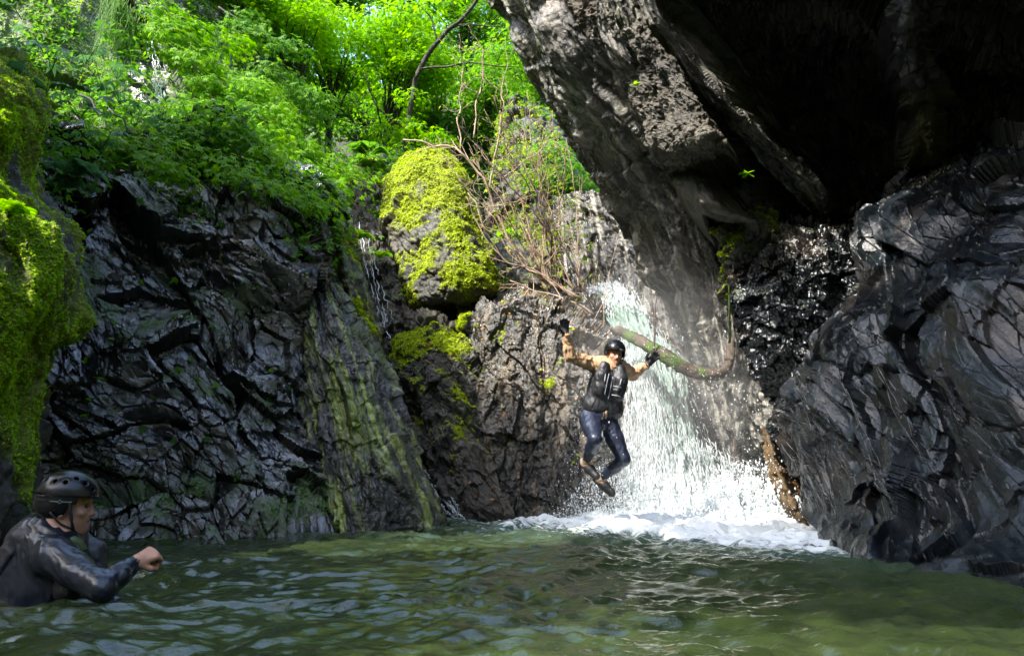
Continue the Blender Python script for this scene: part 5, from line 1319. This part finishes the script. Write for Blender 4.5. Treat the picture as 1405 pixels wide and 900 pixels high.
for sh, e, wst in ((sR, eR, wR), (sL, eL, wL)): s.cap((sR + sL)/2, sh, .09, .078, .04); s.chain([sh, (sh + e)/2, e, e*.6 + wst*.4, wst], [.072, .066, .056, .051, .038], .02)
part(s, 'shirt', M['tan'], root, wr=(.020, 15., (.5, 0, -.6)))
# vest with pockets and straps
s = SDF(lo, hi, .009)
Rt = frame((.12, -1, -.05), nb - waist); T = lambda x, y, z: chest + Rt @ np.array([x, y, z])
s.ell(T(0, .0, -.055), (.19, .175, .275), Rt, 0); 
for sx in (-1, 1):
    s.chain([T(.085*sx, .10, .16), T(.10*sx, .14, .05), T(.095*sx, .14, -.10)], [.055, .068, .070], .03)
    s.chain([T(.10*sx, .07, .17), T(.105*sx, .0, .235), T(.09*sx, -.08, .17)], [.038, .032, .05], .02)
    s.cap(T(.06*sx, .18, -.06), T(.12*sx, .17, -.06), .036, .036, .012); s.cap(T(.06*sx, .175, .05), T(.11*sx, .17, .05), .026, .026, .01)
s.cap(T(-.075, .03, -.24), T(.075, .03, -.24), .135, .135, .05)
s.chain([T(-.10, -.10, .10), T(0, -.12, 0), T(.1, -.10, .10)], [.06, .08, .06], .04)
for sh, e in ((sR, eR), (sL, eL)): s.cap(sh + (sh - chest)*.1, e, .086, .08, 0, True)
s.cap(nb, hc, .07, .085, 0, True); s.cap(T(0, .16, .22), T(0, .19, .12), .06, .02, .0, True)
vt = part(s, 'life_vest', M['vest'], root, wr=(.008, 16., (0, 0, 1)))
tr = MB()
tube(tr, curve([T(.0, .19, .06), T(.0, .19, -.05), T(.0, .178, -.17)], 14), .006, 6)
for sx in (-1, 1): tube(tr, curve([T(.09*sx, .10, .20), T(.085*sx, .20, .08), T(.08*sx, .222, -.01)], 12), .008, 6)
for z in (-.03, -.12): tube(tr, curve([T(-.16, .12, z), T(-.085, .222, z), T(-.02, .20, z)], 12), .006, 6)
tube(tr, curve([T(.05, .215, .08), T(.055, .225, -.02), T(.05, .205, -.14)], 12), .005, 6)
tr.build('strap', M['vest_trim'], vt)
# wetsuit trousers
s = SDF(lo, hi, .0095)
s.cap(waist + (0, 0, .02), (hR + hL)/2, .127, .128, .04)
for h_, kn, an in ((hR, kR, aR), (hL, kL, aL)):
    s.cap((hR + hL)/2, h_, .115, .11, .04); s.chain([h_, h_*.5 + kn*.5, kn], [.106, .090, .066], .03); s.chain([kn, kn*.65 + an*.35, an*.86 + kn*.14], [.064, .064, .043], .02)
tz = part(s, 'wetsuit_trousers', M['wetsuit'], root, wr=(.005, 18., (.3, .3, .8)))
bl = MB(); tube(bl, curve([waist + (.02, -.155, -.055), waist + (.02, -.165, -.10), (hR + hL)/2 + (.015, -.15, -.02)], 8), .012, 6); bl.build('belt_strap', M['glove'], tz)
bl = MB(); tube(bl, curve([waist + (.04, -.12, -.0), waist + (.045, -.128, -.05), (hR + hL)/2 + (.045, -.122, -.0)], 8), .022, 8); bl.build('shirt_tail', M['tan'], root)
st = MB(); tube(st, curve([hR + (.075, -.06, .0), (hR + kR)/2 + (.085, -.03, .0), kR + (.06, -.025, .0), (kR + aR)/2 + (.055, -.03, 0), aR + (.04, -.01, .03)], 24), .006, 6); st.build('seam_stripe', M['vest_trim'], tz)
for w_, d_, R_ in ((wR, dR, RhR), (wL, dL, RhL)):
    s = SDF(w_ - .26, w_ + .26, .006); hand(s, w_ + d_*.01, R_, cu, .12, r=.010, grow=.004); s.cap(w_ - d_*.02, w_ + d_*.02, .040, .034, .01); part(s, 'glove', M['glove'], root)
for an, f, kn in ((aR, fR, kR), (aL, fL, kL)):
    up = (kn - an)/np.linalg.norm(kn - an)
    s = SDF(an - .3, an + .3, .007); s.cap(an + up*.045, an - up*.02, .045, .047, .01); s.cap(an - up*.02, an - f*.04 + (0, 0, -.02), .042, .04, .02); part(s, 'sock', M['sock'], root)
    s = SDF(an - .3, an + .3, .007); foot(s, an, f, .009); s.cap(an + up*.09, an - up*.012, .07, .056, 0, True); sh = part(s, 'shoe', M['shoe'], root)
    oz = MB(); b_ = an + f*.07 + np.array([0, 0, -.075]); tube(oz, [b_ - f*.06 + (0, 0, -.004), b_ + f*.05 + (0, 0, .0)], .016, 8); oz.build('sole', M['orange'], sh)
he = helmet(hc, Rh, root, .006, [(rad(-60), .6), (rad(60), .6), (rad(120), .6), (rad(-120), .6)])
em = MB()
ribbon(em, hc, Rh, [(-.055 + .05*t, .12, .062 + .006*math.sin(t*14)) for t in np.linspace(0, 1, 14)], .003); em.build('emblem', M['emblem_w'], he)
sb = MB()
for sx in (-1, 1): tube(sb, curve([hc + Rh @ np.array(p) for p in ((.100*sx, .025, .02), (.085*sx, .035, -.04), (.055*sx, .06, -.095), (.0, .072, -.122))], 14), .006, 6)
sb.build('chin_strap', M['vest'], he)
